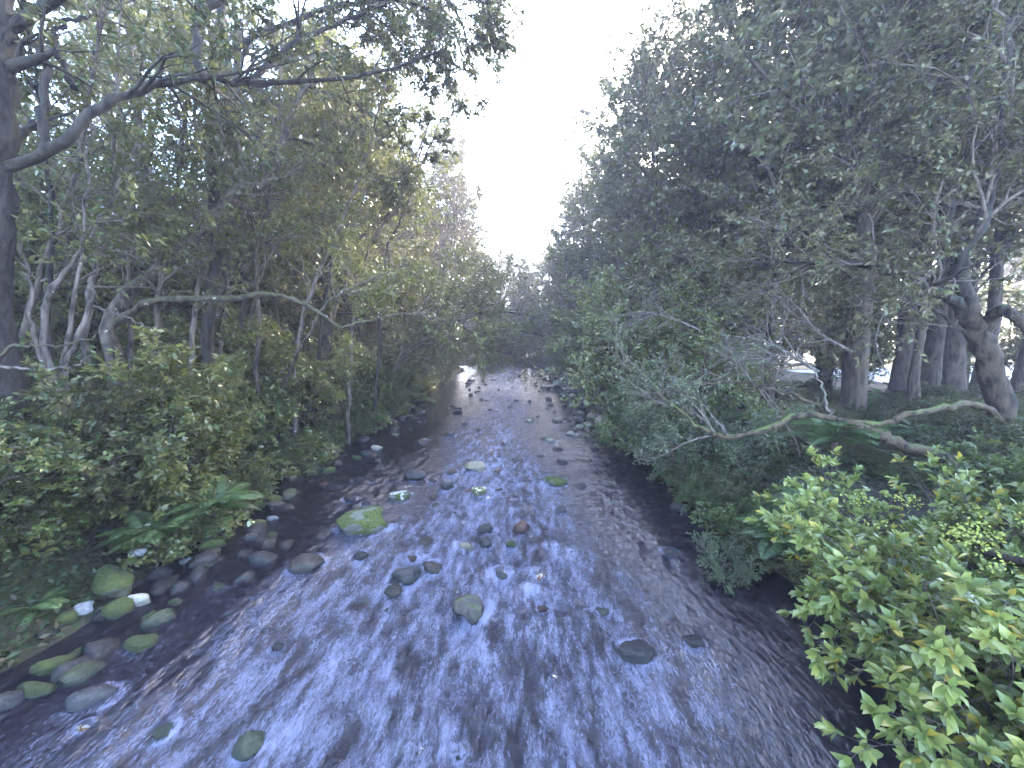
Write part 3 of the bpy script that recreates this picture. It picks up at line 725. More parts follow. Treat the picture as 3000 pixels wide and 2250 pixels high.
PR = {}
PR['olive1'] = tree_proto(1, 12.5, .17, 30, 4.2, 220, 2.0, 1300, .8, 30, .18, .45, 'bark_grey', 'leaf_olive', t1=(.22, 1))
PR['olive2'] = tree_proto(2, 13, .19, 30, 4.0, 220, 1.9, 1300, .8, 30, .18, .45, 'bark_dark', 'leaf_dark', t1=(.25, 1), wob=.08)
PR['beech'] = tree_proto(3, 16, .22, 40, 4.2, 300, 2.1, 1600, .9, 22, .165, .5, 'bark_brown', 'leaf_grey_olive', t1=(.2, 1), flat=.75, up1=.05)
PR['twiggy'] = tree_proto(4, 12, .16, 34, 4.0, 300, 2.0, 1500, .9, 22, .15, .45, 'bark_brown', 'leaf_brown', t1=(.12, 1), up1=.1)
PR['twiggy_high'] = tree_proto(14, 12, .16, 30, 3.6, 260, 1.9, 1300, .9, 22, .15, .45, 'bark_brown', 'leaf_brown', t1=(.42, 1), up1=.1)
PR['tall'] = tree_proto(5, 17, .24, 40, 3.8, 280, 1.8, 1500, .8, 30, .18, .45, 'bark_brown', 'leaf_olive', t1=(.3, 1), flat=.5)
PR['slender'] = tree_proto(6, 16, .11, 16, 2.4, 90, 1.2, 420, .6, 18, .13, .45, 'bark_grey', 'leaf_olive', t1=(.45, 1), up1=.3)
PR['pole'] = tree_proto(7, 17, .26, 16, 3.2, 110, 1.7, 520, .9, 26, .16, .45, 'bark_brown', 'leaf_olive', t1=(.5, 1))
PR['bushy'] = tree_proto(8, 5.2, .09, 34, 2.5, 220, 1.2, 1300, .5, 24, .10, .5, 'bark_brown', 'leaf_light', t1=(.08, 1), up1=.1)
PR['thicket'] = tree_proto(10, 7.0, .10, 34, 3.0, 220, 1.5, 1100, .7, 26, .17, .45, 'bark_brown', 'leaf_olive', t1=(.06, 1), up1=.12)
PR['yellow'] = tree_proto(9, 5.5, .10, 24, 2.4, 130, 1.2, 600, .6, 22, .15, .5, 'bark_brown', 'leaf_yellow', t1=(.05, 1), up1=.1)
PR['s_broad'] = shrub_proto(21, 2.0, 1.3, 18, 130, 700, .7, .32, 11, .125, .6, 'leaf_shrub', tmpl=T_LEAF)
PR['s_fine'] = shrub_proto(22, 2.2, 1.5, 18, 170, 1200, .8, .35, 22, .075, .5, 'leaf_shrub')
PR['s_dark'] = shrub_proto(23, 2.6, 1.5, 18, 160, 1100, .8, .38, 20, .10, .45, 'leaf_dark')
PR['s_pale'] = shrub_proto(24, 1.9, 1.5, 18, 160, 1100, .7, .32, 22, .055, .5, 'leaf_small')
PR['s_olive'] = shrub_proto(25, 3.2, 1.7, 18, 170, 1200, .9, .4, 20, .12, .45, 'leaf_olive', rad=.035)
PR['s_light'] = shrub_proto(26, 1.2, .8, 14, 70, 260, .4, .22, 8, .14, .7, 'leaf_light', tmpl=T_LEAF)
PR['fern1'] = fern_proto(31, 14, 1.0)
PR['fern2'] = fern_proto(32, 12, .8, el=(.2, 1.0))
PR['treefern'] = fern_proto(33, 18, 1.5, trunk=.8, el=(.3, 1.2))

ORD = ['nearest', 'second', 'third', 'fourth', 'fifth', 'sixth', 'seventh', 'eighth', 'ninth', 'tenth', 'eleventh', 'twelfth', 'thirteenth', 'fourteenth', 'fifteenth', 'sixteenth', 'seventeenth', 'eighteenth', 'nineteenth', 'twentieth']
def put(kind, name, label, cat, x, y, sc=1.0, rz=0.0, group=None, dz=-.08, tilt=None):
    return place(PR[kind], name, label, cat, (x, y, float(gz(x, y)) + dz), rz, sc, group, tilt)

rp = rng(11)
# --- waterside trees, left then right, from the bridge upstream
LEFT = [('olive1', -6.9, 13.6, .92, .10), ('olive2', -6.7, 17.6, .98, .10), ('olive1', -6.4, 22, 1.05, .10), ('olive2', -6.0, 27.5, 1.12, .12), ('olive2', -5.6, 33, 1.08, .10), ('olive1', -6.2, 39, 1.05, .06), ('olive2', -8.2, 43, 1.05, 0)]
for k, (kd, x, y, s, tl) in enumerate(LEFT):
    put(kd, 'riverside_tree', f'{ORD[k]} tree upstream in the row leaning over the left water edge', 'tree', x, y, s, rp.uniform(0, 6.3), 'trees along the left water edge', tilt=(0, tl))
RIGHT = [('twiggy', 8.2, 12.0, 1.0, -.03), ('twiggy', 6.3, 15.0, .95, -.08), ('beech', 7.0, 18.5, 1.0, -.03), ('tall', 6.6, 23.0, 1.0, -.03), ('twiggy', 5.6, 27, 1.1, -.06), ('beech', 6.2, 32, 1.02, -.04), ('tall', 6.0, 39, .95, -.04), ('olive1', 6.0, 47, 1.05, -.05)]
for k, (kd, x, y, s, tl) in enumerate(RIGHT):
    put(kd, 'riverside_tree', f'{ORD[k]} tree upstream in the row along the right water edge', 'tree', x, y, s, rp.uniform(0, 6.3), 'trees along the right water edge', tilt=(0, tl))
put('slender', 'slender_tree', 'slender thin crowned tree standing clear against the sky right of the gap', 'tree', 4.6, 24.5, 1.02, .5)
for k, (x, y, kd, s) in enumerate([(9.4, 10.4, 'beech', 1.1), (10.6, 11.5, 'beech', 1.15), (9.0, 15.0, 'beech', 1.1), (14.5, 17.5, 'tall', 1.1), (13, 7.5, 'tall', 1.0)]):
    put(kd, 'canopy_tree', ['tall tree rising out of frame behind the forked tree', 'tall layered tree rising out of frame at the upper right', 'tall olive tree rising between the waterside row and the straight trunks', 'tall olive tree behind the straight trunks', 'tall tree at the upper right corner'][k], 'tree', x, y, s, rp.uniform(0, 6.3))
# --- the trees that close the stream where it bends
for k, (kd, x, y, s) in enumerate([('olive1', -3.5, 56, 1.0), ('olive1', .8, 60, .95), ('olive2', 4.0, 55, .95), ('olive1', 8.5, 60, 1.15), ('olive2', -20, 62, 1.1), ('tall', -6.5, 66, .9)]):
    put(kd, 'riverside_tree', ['olive tree left of the sky gap where the stream bends', 'hazy olive tree straight below the tip of the sky gap', 'dark tree right of the sky gap where the stream bends', 'olive tree behind the dark one right of the bend', 'dark tree far behind the left bank at the bend', 'tall pointed tree behind the left side of the bend'][k], 'tree', x, y, s, rp.uniform(0, 6.3))
# --- forest behind
FL = 'forest tree standing back from the left bank behind the waterside row'
FR = 'forest tree standing back from the right bank behind the waterside row'
for k in range(14):
    y = 9 + 4.0 * k + rp.uniform(-1, 1); x = -11.2 + rp.uniform(-1.2, 1.2)
    put(['olive1', 'tall', 'olive2', 'pole'][k % 4] if y > 26 else ['slender', 'pole'][k % 2], 'forest_tree', FL, 'tree', x, y, rp.uniform(.85, 1.1), rp.uniform(0, 6.3), 'forest trees behind the left bank')
for k in range(13):
    y = 3 + 4.6 * k + rp.uniform(-1, 1); x = -17.5 + rp.uniform(-2, 2)
    put(['tall', 'olive1', 'beech', 'olive2'][k % 4] if y > 30 else ['thicket', 'slender', 'thicket', 'pole'][k % 4], 'forest_tree', FL, 'tree', x, y, rp.uniform(.9, 1.15), rp.uniform(0, 6.3), 'forest trees behind the left bank')
for k in range(10):
    y = 24 + 4.2 * k + rp.uniform(-1, 1); x = 12 + rp.uniform(-1.2, 1.2)
    put(['tall', 'beech', 'olive1', 'pole'][k % 4], 'forest_tree', FR, 'tree', x, y, rp.uniform(.85, 1.05), rp.uniform(0, 6.3), 'forest trees behind the right bank')
for k in range(10):
    y = 31 + 5 * k + rp.uniform(-1, 1); x = 20 + rp.uniform(-2, 2)
    put(['olive1', 'tall', 'beech'][k % 3], 'forest_tree', FR, 'tree', x, y, rp.uniform(.9, 1.15), rp.uniform(0, 6.3), 'forest trees behind the right bank')
for k in range(16):
    y = 12 + 3.4 * k + rp.uniform(-1, 1); x = -26 + rp.uniform(-4, 4)
    put(['olive1', 'tall', 'thicket', 'beech'][k % 4] if y > 38 else 'thicket', 'forest_tree', FL, 'tree', x, y, rp.uniform(.9, 1.25), rp.uniform(0, 6.3), 'forest trees behind the left bank')
for k in range(18):
    y = 30 + 2.4 * k + rp.uniform(-1, 1); x = 16 + rp.uniform(-2, 2) + (k % 2) * 12
    put(['olive1', 'thicket', 'tall', 'beech'][k % 4], 'forest_tree', FR, 'tree', x, y, rp.uniform(.85, 1.1), rp.uniform(0, 6.3), 'forest trees behind the right bank')
for k in range(30):
    x = -9.5 - 8 * rp.random(); y = 6 + 1.4 * k + rp.uniform(-.7, .7)
    put('thicket', 'thicket_tree', 'low leafy tree filling the space among the left bank trunks', 'tree', x, y, rp.uniform(.6, 1.0), rp.uniform(0, 6.3), 'low leafy trees among the left bank trunks')
for k in range(18):
    x = 8.5 + 6 * rp.random(); y = 17 + 1.6 * k + rp.uniform(-.7, .7)
    put('thicket', 'thicket_tree', 'low leafy tree filling the space among the right bank trunks', 'tree', x, y, rp.uniform(.6, 1.05), rp.uniform(0, 6.3), 'low leafy trees among the right bank trunks')
for k, (x, y, s) in enumerate([(-6, 51, .95), (-2.5, 53, .9), (.8, 51, .8), (3.4, 50, .95), (6.5, 50, 1.1), (1.0, 56, 1.25), (-4.5, 58, 1.3), (4.4, 58, 1.3)]):
    put('thicket', 'thicket_tree', ['leafy tree low on the left where the stream bends away', 'leafy tree left of centre at the bend', 'lowest leafy tree right under the sky gap', 'leafy tree right of centre at the bend', 'leafy tree low on the right where the stream bends away', 'leafy tree rising to the tip of the sky gap', 'leafy tree behind the left one at the bend', 'leafy tree behind the right one at the bend'][k], 'tree', x, y, s, rp.uniform(0, 6.3))
for k, (x, y, s, kd) in enumerate([(-3.2, 52, .9, 'bushy'), (-.6, 50.5, .85, 'bushy'), (1.6, 49, .9, 'bushy'), (4.2, 46.5, 1.0, 'bushy'), (.3, 52, 1.04, 'olive1'), (-2.6, 60, 1.15, 'olive1')]):
    put(kd, 'riverside_tree' if kd[0] == 'o' else 'light_green_bush', ['pale green bush leftmost across the end of the stream', 'pale green bush left of centre across the end of the stream', 'pale green bush right of centre across the end of the stream', 'pale green bush rightmost across the end of the stream', 'olive tree right at the tip of the sky gap', 'olive tree just left of the tip of the sky gap'][k], 'tree' if kd[0] == 'o' else 'bush', x, y, s, rp.uniform(0, 6.3))
# pale sunlit growth beyond the road on the right
for k in range(14):
    x = 18 + 3.1 * k + rp.uniform(-1, 1); y = 28.3 + rp.uniform(0, 2)
    put('yellow', 'roadside_bush', 'pale yellow green bush on the far side of the gravel road', 'bush', x, y, rp.uniform(.8, 1.3), rp.uniform(0, 6.3), 'bushes across the road')
for k, (x, y) in enumerate([(17.2, 15.6), (20.5, 15.2), (14.2, 16.0), (23.5, 15.8)]):
    put('thicket', 'thicket_tree', 'low leafy tree between the straight trunks and the road', 'tree', x, y, .48, rp.uniform(0, 6.3), 'low leafy trees before the road')
for k in range(6):
    x = 26 + 8 * k + rp.uniform(-2, 2); y = 35 + rp.uniform(-1, 4)
    put('tall', 'forest_tree', 'tall tree beyond the gravel road on the far right', 'tree', x, y, rp.uniform(.9, 1.2), rp.uniform(0, 6.3), 'trees beyond the road')
# straight trunks between the bank and the road
for k, (px, Y, s, tl, lab) in enumerate([(893, 13.5, .95, 0, 'straight brown trunk leftmost of the trees before the road'), (906, 17, .6, .16, 'thin slanting trunk between two straight ones before the road'), (922, 13.2, 1.0, 0, 'straight mottled trunk in the middle of the trees before the road'),
                                      (951, 12.0, .95, .07, 'dark leaning trunk right of the mottled one before the road'), (974, 13.5, .9, .03, 'dark trunk half hidden by the forked tree before the road'), (1016, 14.5, .95, 0, 'grey trunk at the right edge before the road')]):
    p = V(px, 420, Y)
    put('pole', 'pole_tree', lab, 'tree', p[0], Y, s, rp.uniform(0, 6.3), 'straight trunked trees before the road', tilt=(0, tl))

# --- hero trees: limbs traced as world-space paths
def hero(name, label, cat, limbs, grow_spec, leaf_spec, group=None, extra=None, seed=0):
    """limbs: (part name, points, r0, r1, bark, leafy)."""
    r = rng(seed)
    base = np.asarray(limbs[0][1][0]); t = thing(name, label, cat, base, 0, group)
    fp, fr = [], []
    for pn, pts, r0, r1, bark, leafy in limbs:
        P = 28; p = resample(pts, P); p[1:-1] += r.normal(0, .018, (P - 2, 3))
        rad = np.linspace(r0, r1, P)
        gw = Geo(); v, f = knobbly(p[None], rad[None], 14, r, .2); gw.add(v - base, f)
        obj(pn, mesh(pn, gw, [M[bark]]), t)
        if leafy:
            fp.append(p); fr.append(rad)
    if fp:
        fp = np.array(fp); fr = np.array(fr)
        n1, L1, n2, L2, n3, L3, up, curve, bias, t0 = grow_spec
        p1, r1_ = grow(fp, fr, n1, t0, 1, L1, (.5, 1.2), up, .16, r, P=6, rmul=.5, fall=.3, curve=curve, rmin=.012, bias=bias)
        p2, r2_ = grow(p1, r1_, n2, .2, 1, L2, (.4, 1.1), .02, .16, r, P=5, rmul=.6, rmin=.006)
        p3, r3_ = grow(p2, r2_, n3, .2, 1, L3, (.3, 1.1), 0, .16, r, P=4, rmul=.6, rmin=.0035)
        gc = Geo()
        for p, q, S in ((p1, r1_, 6), (p2, r2_, 4), (p3, r3_, 3)):
            v, f = tubes(p, q, S); gc.add(v - base, f, 0)
        k, L, ratio, leaf, tm, droop, bark = leaf_spec
        if k:
            v, f = leaves_on(p3, k, L, ratio, r, droop=droop, tmpl=tm); gc.add(v - base, f, 1)
        obj('crown', mesh('crown', gc, [M[bark], M[leaf]]), t)
    return t
def path(*pp): return [V(*q) for q in pp]
def rooted(px, Y, dz=-.15):
    p = V(px, 384, Y); p[2] = float(gz(p[0], p[1])) + dz; return p

# big limb from the left edge
hero('overhanging_tree', 'big dark tree at the left edge with a thick limb reaching over the stream', 'tree', [
    ('trunk', [rooted(-8, 5.2)] + path((-6, 300, 5.2), (-4, 180, 5.2), (-4, 60, 5.2), (-8, -60, 5.2), (-20, -200, 5.3)), .2, .15, 'bark_dark', True),
    ('branch', path((-4, 172, 5.2), (60, 149, 5.2), (100, 108, 5.4), (139, 91, 5.7), (200, 78, 6.2), (247, 83, 6.8), (339, 80, 7.6), (400, 66, 8.2), (445, 50, 8.6)), .066, .02, 'bark_dark', True),
    ('branch', path((42, 150, 5.2), (46, 74, 5.3), (31, 38, 5.4), (20, -10, 5.5)), .05, .025, 'bark_dark', True),
    ('branch', path((200, 78, 6.2), (197, 24, 6.5), (215, -40, 7), (300, -120, 8)),   .06, .03, 'bark_dark', True),
    ('branch', path((75, 88, 5.6), (54, 35, 5.9), (90, 15, 6.2)), .045, .02, 'bark_dark', False),
    ('branch', path((197, 24, 6.5), (260, -40, 7), (360, -50, 8), (430, -20, 8.6), (462, 25, 8.9), (470, 60, 9.1)), .06, .015, 'bark_dark', True),
    ('branch', path((247, 83, 6.8), (300, 40, 7.6), (370, 10, 8.2), (440, -20, 8.6)), .05, .02, 'bark_dark', True),
  ], (80, 1.7, 330, .9, 1250, .45, .05, -.03, None, .3), (11, .11, .4, 'leaf_dark', T_DIAMOND, .35, 'bark_dark'), seed=101)
# curved grey tree leaning right, with the mossy arch
hero('leaning_tree', 'crooked grey tree leaning towards the stream with a mossy arching branch', 'tree', [
    ('trunk', [rooted(117, 7.4)] + path((116, 382, 7.4), (108, 325, 7.5), (134, 287, 7.6), (172, 257, 7.8), (216, 216, 8.2), (239, 187, 8.5), (266, 184, 8.8), (280, 150, 9.2), (300, 100, 9.8), (330, 40, 10.5)), .14, .05, 'bark_grey', True),
    ('branch', path((106, 328, 7.5), (131, 312, 7.4), (154, 301, 7.3), (231, 297, 7.4), (270, 293, 7.6), (293, 299, 7.7), (321, 313, 7.9), (342, 328, 8.1)), .075, .03, 'bark_moss', False),
    ('branch', path((263, 184, 8.8), (258, 140, 9), (235, 125, 9), (175, 110, 8.6)), .05, .02, 'bark_dark', True),
    ('branch', path((342, 328, 8.1), (375, 318, 8.8), (420, 312, 9.6)), .028, .01, 'bark_grey', True),
  ], (34, 1.9, 150, 1.0, 520, .5, .15, .0, (.08, .1, .1), .5), (12, .11, .4, 'leaf_olive', T_DIAMOND, .2, 'bark_twig'), seed=102)
hero('arching_sapling', 'thin bowed sapling rising from the left shore to meet the mossy arch', 'tree', [
    ('trunk', [rooted(268, 9.5)] + path((268, 440, 9.4), (276, 402, 9.1), (293, 364, 8.5), (309, 333, 8.0), (320, 314, 7.95)),   .055, .03, 'bark_brown', False),
    ('branch', path((312, 330, 8.0), (330, 300, 8.3), (370, 280, 9), (410, 262, 9.6)), .03, .012, 'bark_grey', True),
  ], (12, 1.0, 60, .6, 300, .4, .1, 0, None, .3), (12, .08, .45, 'leaf_olive', T_DIAMOND, .15, 'bark_twig'), seed=103)
hero('hanging_bough_tree', 'tall dark tree whose leafy bough hangs against the sky left of the gap', 'tree', [
    ('trunk', [rooted(205, 9.2)] + path((208, 330, 9.2), (216, 230, 9.2), (208, 120, 9.2), (222, 10, 9.3), (240, -110, 9.6)), .14, .07, 'bark_dark', False),
    ('branch', path((213, 60, 9.25), (270, 30, 9.2), (330, 8, 9.1), (395, 0, 9.0), (445, 22, 8.9), (468, 62, 8.9)), .07, .012, 'bark_dark', True),
    ('branch', path((220, 0, 9.3), (290, -30, 9.2), (370, -50, 9.1), (440, -30, 9.1), (472, 0, 9.2)), .06, .012, 'bark_dark', True),
    ('branch', path((210, 110, 9.2), (260, 85, 9.6), (320, 90, 10), (380, 120, 10.3), (425, 165, 10.5)), .06, .012, 'bark_dark', True),
    ('branch', path((210, 150, 9.2), (270, 140, 9.8), (340, 150, 10.4), (400, 190, 11)), .05, .012, 'bark_dark', True),
  ], (44, 1.3, 240, .75, 1500, .42, .03, -.04, None, .35), (16, .115, .4, 'leaf_dark', T_DIAMOND, .35, 'bark_dark'), seed=107)
# cluster of pale stems
hero('multistem_tree', 'clump of pale grey stems fanning up from one stool on the left bank', 'tree', [
    ('trunk', [rooted(64, 5.6)] + path((62, 415, 5.6), (44, 350, 5.7), (50, 290, 5.8), (72, 262, 6), (95, 228, 6.2), (120, 180, 6.5), (150, 110, 7)), .055, .012, 'bark_pink', True),
    ('trunk', [rooted(57, 5.55)] + path((52, 400, 5.5), (34, 330, 5.5), (31, 285, 5.5), (20, 240, 5.5)), .038, .016, 'bark_pink', False),
    ('trunk', [rooted(70, 5.7)] + path((66, 400, 5.8), (70, 350, 5.9), (92, 300, 6.1), (95, 255, 6.3), (128, 210, 6.6), (125, 160, 6.8), (124, 118, 7.0)), .042, .014, 'bark_pink', True),
    ('trunk', [rooted(60, 5.7)] + path((60, 390, 5.9), (72, 330, 6), (80, 270, 6), (88, 195, 6.2), (86, 150, 6.4)), .038, .016, 'bark_pink', True),
    ('trunk', [rooted(52, 5.7)] + path((48, 330, 6), (52, 240, 6), (45, 120, 6), (30, 40, 6)), .038, .016, 'bark_dark', True),
    ('dead_branch', path((-10, 366, 5.0), (15, 345, 5.0), (45, 346, 5.0), (80, 342, 5.2), (96, 335, 5.3)), .022, .008, 'bark_moss', False),
    ('dead_branch', path((-20, 366, 5.0), (30, 368, 5.0), (66, 368, 5.0), (82, 362, 5.1), (99, 354, 5.2)), .02, .008, 'bark_pale', False),
    ('dead_branch', path((86, 304, 6.1), (110, 311, 6.2), (132, 319, 6.2), (160, 333, 6.3)), .014, .005, 'bark_pale', False),
  ], (36, 1.5, 120, .8, 340, .45, .15, 0, None, .5), (8, .10, .4, 'leaf_olive', T_DIAMOND, .2, 'bark_twig'), seed=104)
hero('grey_trunk_tree', 'pale slanting trunk behind the mossy arch on the left bank', 'tree', [
    ('trunk', [rooted(196, 10.5)] + path((206, 345, 10.4), (222, 300, 10.4), (228, 256, 10.4), (236, 200, 10.5), (232, 120, 10.6), (240, 30, 10.8)), .13, .07, 'bark_grey', True),
    ('branch', path((222, 300, 10.4), (240, 270, 10.2), (275, 235, 10.0), (310, 215, 10), (345, 212, 10.2)), .06, .02, 'bark_dark', True)],
  (30, 2.2, 120, 1.1, 330, .55, .15, 0, None, .4), (10, .12, .42, 'leaf_olive', T_DIAMOND, .2, 'bark_twig'), seed=105)
hero('dark_trunk_tree', 'dark upright trunk beside the pale slanting one on the left bank', 'tree', [
    ('trunk', [rooted(238, 11)] + path((240, 345, 11), (244, 280, 11), (238, 200, 11), (232, 120, 11.2), (225, 20, 11.5)), .13, .08, 'bark_dark', True)],
  (26, 2.4, 100, 1.2, 280, .55, .12, 0, None, .45), (10, .12, .42, 'leaf_dark', T_DIAMOND, .2, 'bark_twig'), seed=106)
# slender leaning stems of the left bank
ss = rng(150)
for k in range(17):
    Y = 6.3 + .42 * k + ss.uniform(-.3, .3); px = [20, 85, 150, 38, 128, 185, 252, 95, 215, 290, 160, 315, 240, 345, 275, 372, 330][k]
    top = -60 + 12 * k + ss.uniform(-40, 40); lean = ss.uniform(10, 110)
    pts = [rooted(px, Y)] + path((px + lean * .05 + ss.uniform(-6, 6), 340, Y), (px + lean * .3 + ss.uniform(-12, 12), 250, Y + .2), (px + lean * .6 + ss.uniform(-14, 14), 160 + max(top, 0) * .3, Y + .4), (px + lean, min(top, 120), Y + .7))
    bk = ['bark_grey', 'bark_pink', 'bark_brown', 'bark_dark'][k % 4]
    hero('slender_stem_tree', f'slender leaning {dict(bark_grey="grey", bark_pink="pale", bark_brown="brown", bark_dark="dark")[bk]} stemmed tree on the left bank, {ORD[k]} of the thin ones going upstream', 'tree', [('trunk', pts, .06, .018, bk, True)],
         (20, 1.6, 70, .9, 250, .5, .12, 0, (.06, 0, 0), .35), (11, .11, .42, ['leaf_olive', 'leaf_light', 'leaf_olive'][k % 3], T_DIAMOND, .15, 'bark_twig'), group='slender leaning trees on the left bank', seed=160 + k)
# low mossy limbs arching over the far left water
for k, (pts, lab) in enumerate([
    ((380, 15.0, [(392, 372, 15), (420, 345, 15.2), (455, 322, 15.6), (500, 312, 16.2), (540, 318, 17)]), 'bent mossy tree arching low over the left water'),
    ((405, 19.0, [(415, 368, 19), (440, 350, 19), (470, 336, 19.4), (510, 330, 20), (545, 336, 20.5)]), 'second bent mossy tree upstream arching low over the water'),
    ((425, 24.0, [(430, 360, 24), (452, 345, 24), (480, 340, 24.4), (515, 346, 25)]), 'farthest bent tree trailing twigs over the left water')]):
    px, Y, pp = pts
    hero('bent_tree', lab, 'tree', [('trunk', [rooted(px, Y)] + path(*pp), .12, .03, 'bark_moss', True),
        ('branch', [V(*pp[1]), V(pp[1][0] + 28, pp[1][1] - 48, Y + .5), V(pp[1][0] + 60, pp[1][1] - 75, Y + 1)], .06, .02, 'bark_moss', True),
        ('branch', [V(*pp[2]), V(pp[2][0] + 25, pp[2][1] + 14, Y + .2), V(pp[2][0] + 60, pp[2][1] + 22, Y + .6)], .045, .015, 'bark_moss', True)],
        (50, 1.9, 280, 1.0, 1500, .5, .12, 0, None, .2), (14, .10, .42, ['leaf_olive', 'leaf_brown', 'leaf_olive'][k], T_DIAMOND, .2, 'bark_twig'), seed=110 + k)

# forked tree on the right
hero('forked_tree', 'stout mottled tree forking low on the right bank with a dark limb to the left', 'tree', [
    ('trunk', [rooted(1016, 6.6)] + path((1008, 441, 6.6), (992, 380, 6.6), (978, 335, 6.6), (966, 305, 6.6)), .2, .12, 'bark_brown', False),
    ('branch', path((970, 312, 6.6), (953, 300, 6.6), (930, 287, 6.7), (883, 268, 7.0), (830, 262, 7.4), (791, 262, 7.8), (750, 250, 8.4)), .10, .02, 'bark_dark', True),
    ('branch', path((934, 288, 6.7), (945, 256, 6.7), (950, 235, 6.7), (951, 208, 6.7), (961, 190, 6.7), (966, 131, 6.8), (975, 60, 7)), .045, .018, 'bark_dark', True),
    ('branch', path((966, 305, 6.6), (962, 262, 6.5), (985, 215, 6.5), (1000, 130, 6.5), (1010, 20, 6.6)), .1, .04, 'bark_dark', True),
    ('branch', path((985, 330, 6.6), (1000, 310, 6.3), (1030, 330, 6.0), (1060, 380, 5.8)), .085, .06, 'bark_brown', False),
    ('branch', path((984, 346, 6.6), (972, 338, 6.6), (945, 317, 6.7), (925, 307, 6.8), (899, 302, 7.0), (868, 297, 7.3)), .04, .014, 'bark_dark', True),
    ('branch', path((951, 206, 6.7), (915, 190, 7), (870, 200, 7.3), (830, 215, 7.6)), .035, .012, 'bark_grey', True),
  ], (90, 1.7, 420, .9, 1900, .5, .10, -.01, (-.05, 0, .05), .25), (10, .095, .42, 'leaf_brown', T_DIAMOND, .2, 'bark_twig'), seed=120)
# long tan leaning tree low over the water
hero('fallen_leaning_tree', 'tan barked tree leaning low and level towards the stream from the right bank', 'tree', [
    ('trunk', [rooted(965, 5.2)] + path((945, 462, 5.3), (899, 444, 5.5), (866, 430, 5.7), (832, 419, 5.9)), .10, .06, 'bark_tan', False),
    ('branch', path((832, 419, 5.9), (814, 415, 5.95), (791, 418, 6.0), (760, 431, 6.0), (729, 436, 6.1), (706, 430, 6.3), (687, 417, 6.5), (662, 396, 7.0), (645, 376, 7.6), (615, 360, 8.4)), .058, .018, 'bark_tan', True),
    ('branch', path((845, 423, 5.8), (883, 424, 5.7), (914, 412, 5.6), (945, 407, 5.75), (968, 404, 6.0), (988, 409, 6.3), (1006, 424, 6.6)), .042, .05, 'bark_tan', False),
    ('branch', path((836, 412, 5.9), (815, 404, 6.1), (791, 395, 6.3), (760, 386, 6.6), (737, 381, 6.9), (683, 386, 7.6)), .04, .014, 'bark_tan', True),
    ('dead_branch', path((830, 418, 5.9), (826, 400, 5.9), (819, 380, 5.9), (810, 366, 6.0), (798, 350, 6.2)), .022, .008, 'bark_pale', False),
    ('dead_branch', path((726, 434, 6.1), (720, 424, 6.1), (710, 418, 6.2)), .016, .006, 'bark_pale', False),
  ], (34, 1.3, 150, .7, 600, .35, .10, -.02, None, .45), (8, .055, .5, 'leaf_small', T_DIAMOND, .1, 'bark_twig'), seed=121)
# tangles of dead twigs
for k, (q, lab) in enumerate([([(819, 372, 6.2), (790, 355, 6.5), (760, 340, 6.9), (720, 335, 7.4)], 'tangle of bare whitish twigs above the tan leaning tree'),
                             ([(852, 352, 7.0), (815, 330, 7.2), (790, 300, 7.6), (740, 290, 8.4)], 'spray of bare brown twigs below the dark limb of the forked tree'),
                             ([(700, 330, 9.5), (670, 318, 9.8), (640, 312, 10.2), (600, 322, 11)], 'spray of bare pinkish twigs in front of the light green bush')]):
    pts = path(*q); base = np.array(pts[0]); r = rng(130 + k)
    t = thing('dead_branch', lab, 'dead branch', base)
    p0 = resample(pts, 10)[None]; r0 = np.linspace(.03, .008, 10)[None]
    p1, r1 = grow(p0, r0, 22, .1, 1, 1.0, (.4, 1.1), .1, .14, r, P=6, rmin=.007)
    p2, r2 = grow(p1, r1, 110, .1, 1, .5, (.4, 1.1), .05, .16, r, P=5, rmin=.0045)
    p3, r3 = grow(p2, r2, 260, .1, 1, .25, (.4, 1.1), .0, .16, r, P=4, rmin=.003)
    g = Geo(); v, f = tubes(p0, r0, 7); g.add(v - base, f)
    obj('limb', mesh('limb', g, [M['bark_pale']]), t)
    g = Geo()
    for p, q_ in ((p1, r1), (p2, r2), (p3, r3)):
        v, f = tubes(p, q_, 4); g.add(v - base, f)
    obj('twigs', mesh('twigs', g, [M[['bark_pale', 'bark_twig', 'bark_pale'][k]]]), t)

# --- the light green leafy shrub in the right foreground
fs = shrub_proto(200, 1.5, 2.2, 50, 620, 3600, .7, .26, 1, .106, .52, 'leaf_gloss', tmpl=T_LEAF, whorl=8, rad=.028)
b = (4.5, 2.95)
t = place(fs, 'leafy_shrub', 'bright green glossy leaved shrub spreading over the water in the right foreground', 'shrub', (b[0], b[1], .15), .4)
r = rng(210); g = Geo()
for k in range(26):
    a = r.uniform(0, 6.28); q = r.uniform(.2, 1.6); c0 = np.array([math.cos(a) * q, math.sin(a) * q, 1.45 * (1 - .22 * (q / 1.6) ** 2) + r.normal(0, .05)])
    n = 40; pos = c0 + r.normal(0, .07, (n, 3)) * np.array([1, 1, .5]); v, f = leaves(pos, r.normal(size=(n, 3)), .03, .022, r); g.add(v, f)
obj('blossom', mesh('blossom', g, [M['flower']]), t)

put('s_pale', 'small_leaf_shrub', 'little blue green small leaved shrub dipping to the water left of the glossy shrub', 'shrub', 2.95, 4.9, (.3, .3, .4), .3)
put('s_broad', 'bank_shrub', 'dark broad leaved shrub behind the right end of the glossy shrub', 'shrub', 6.2, 4.3, .55, 1.0)
put('s_dark', 'bank_shrub', 'dusky shrub at the foot of the forked tree', 'shrub', 8.0, 6.4, .5, 2.0)
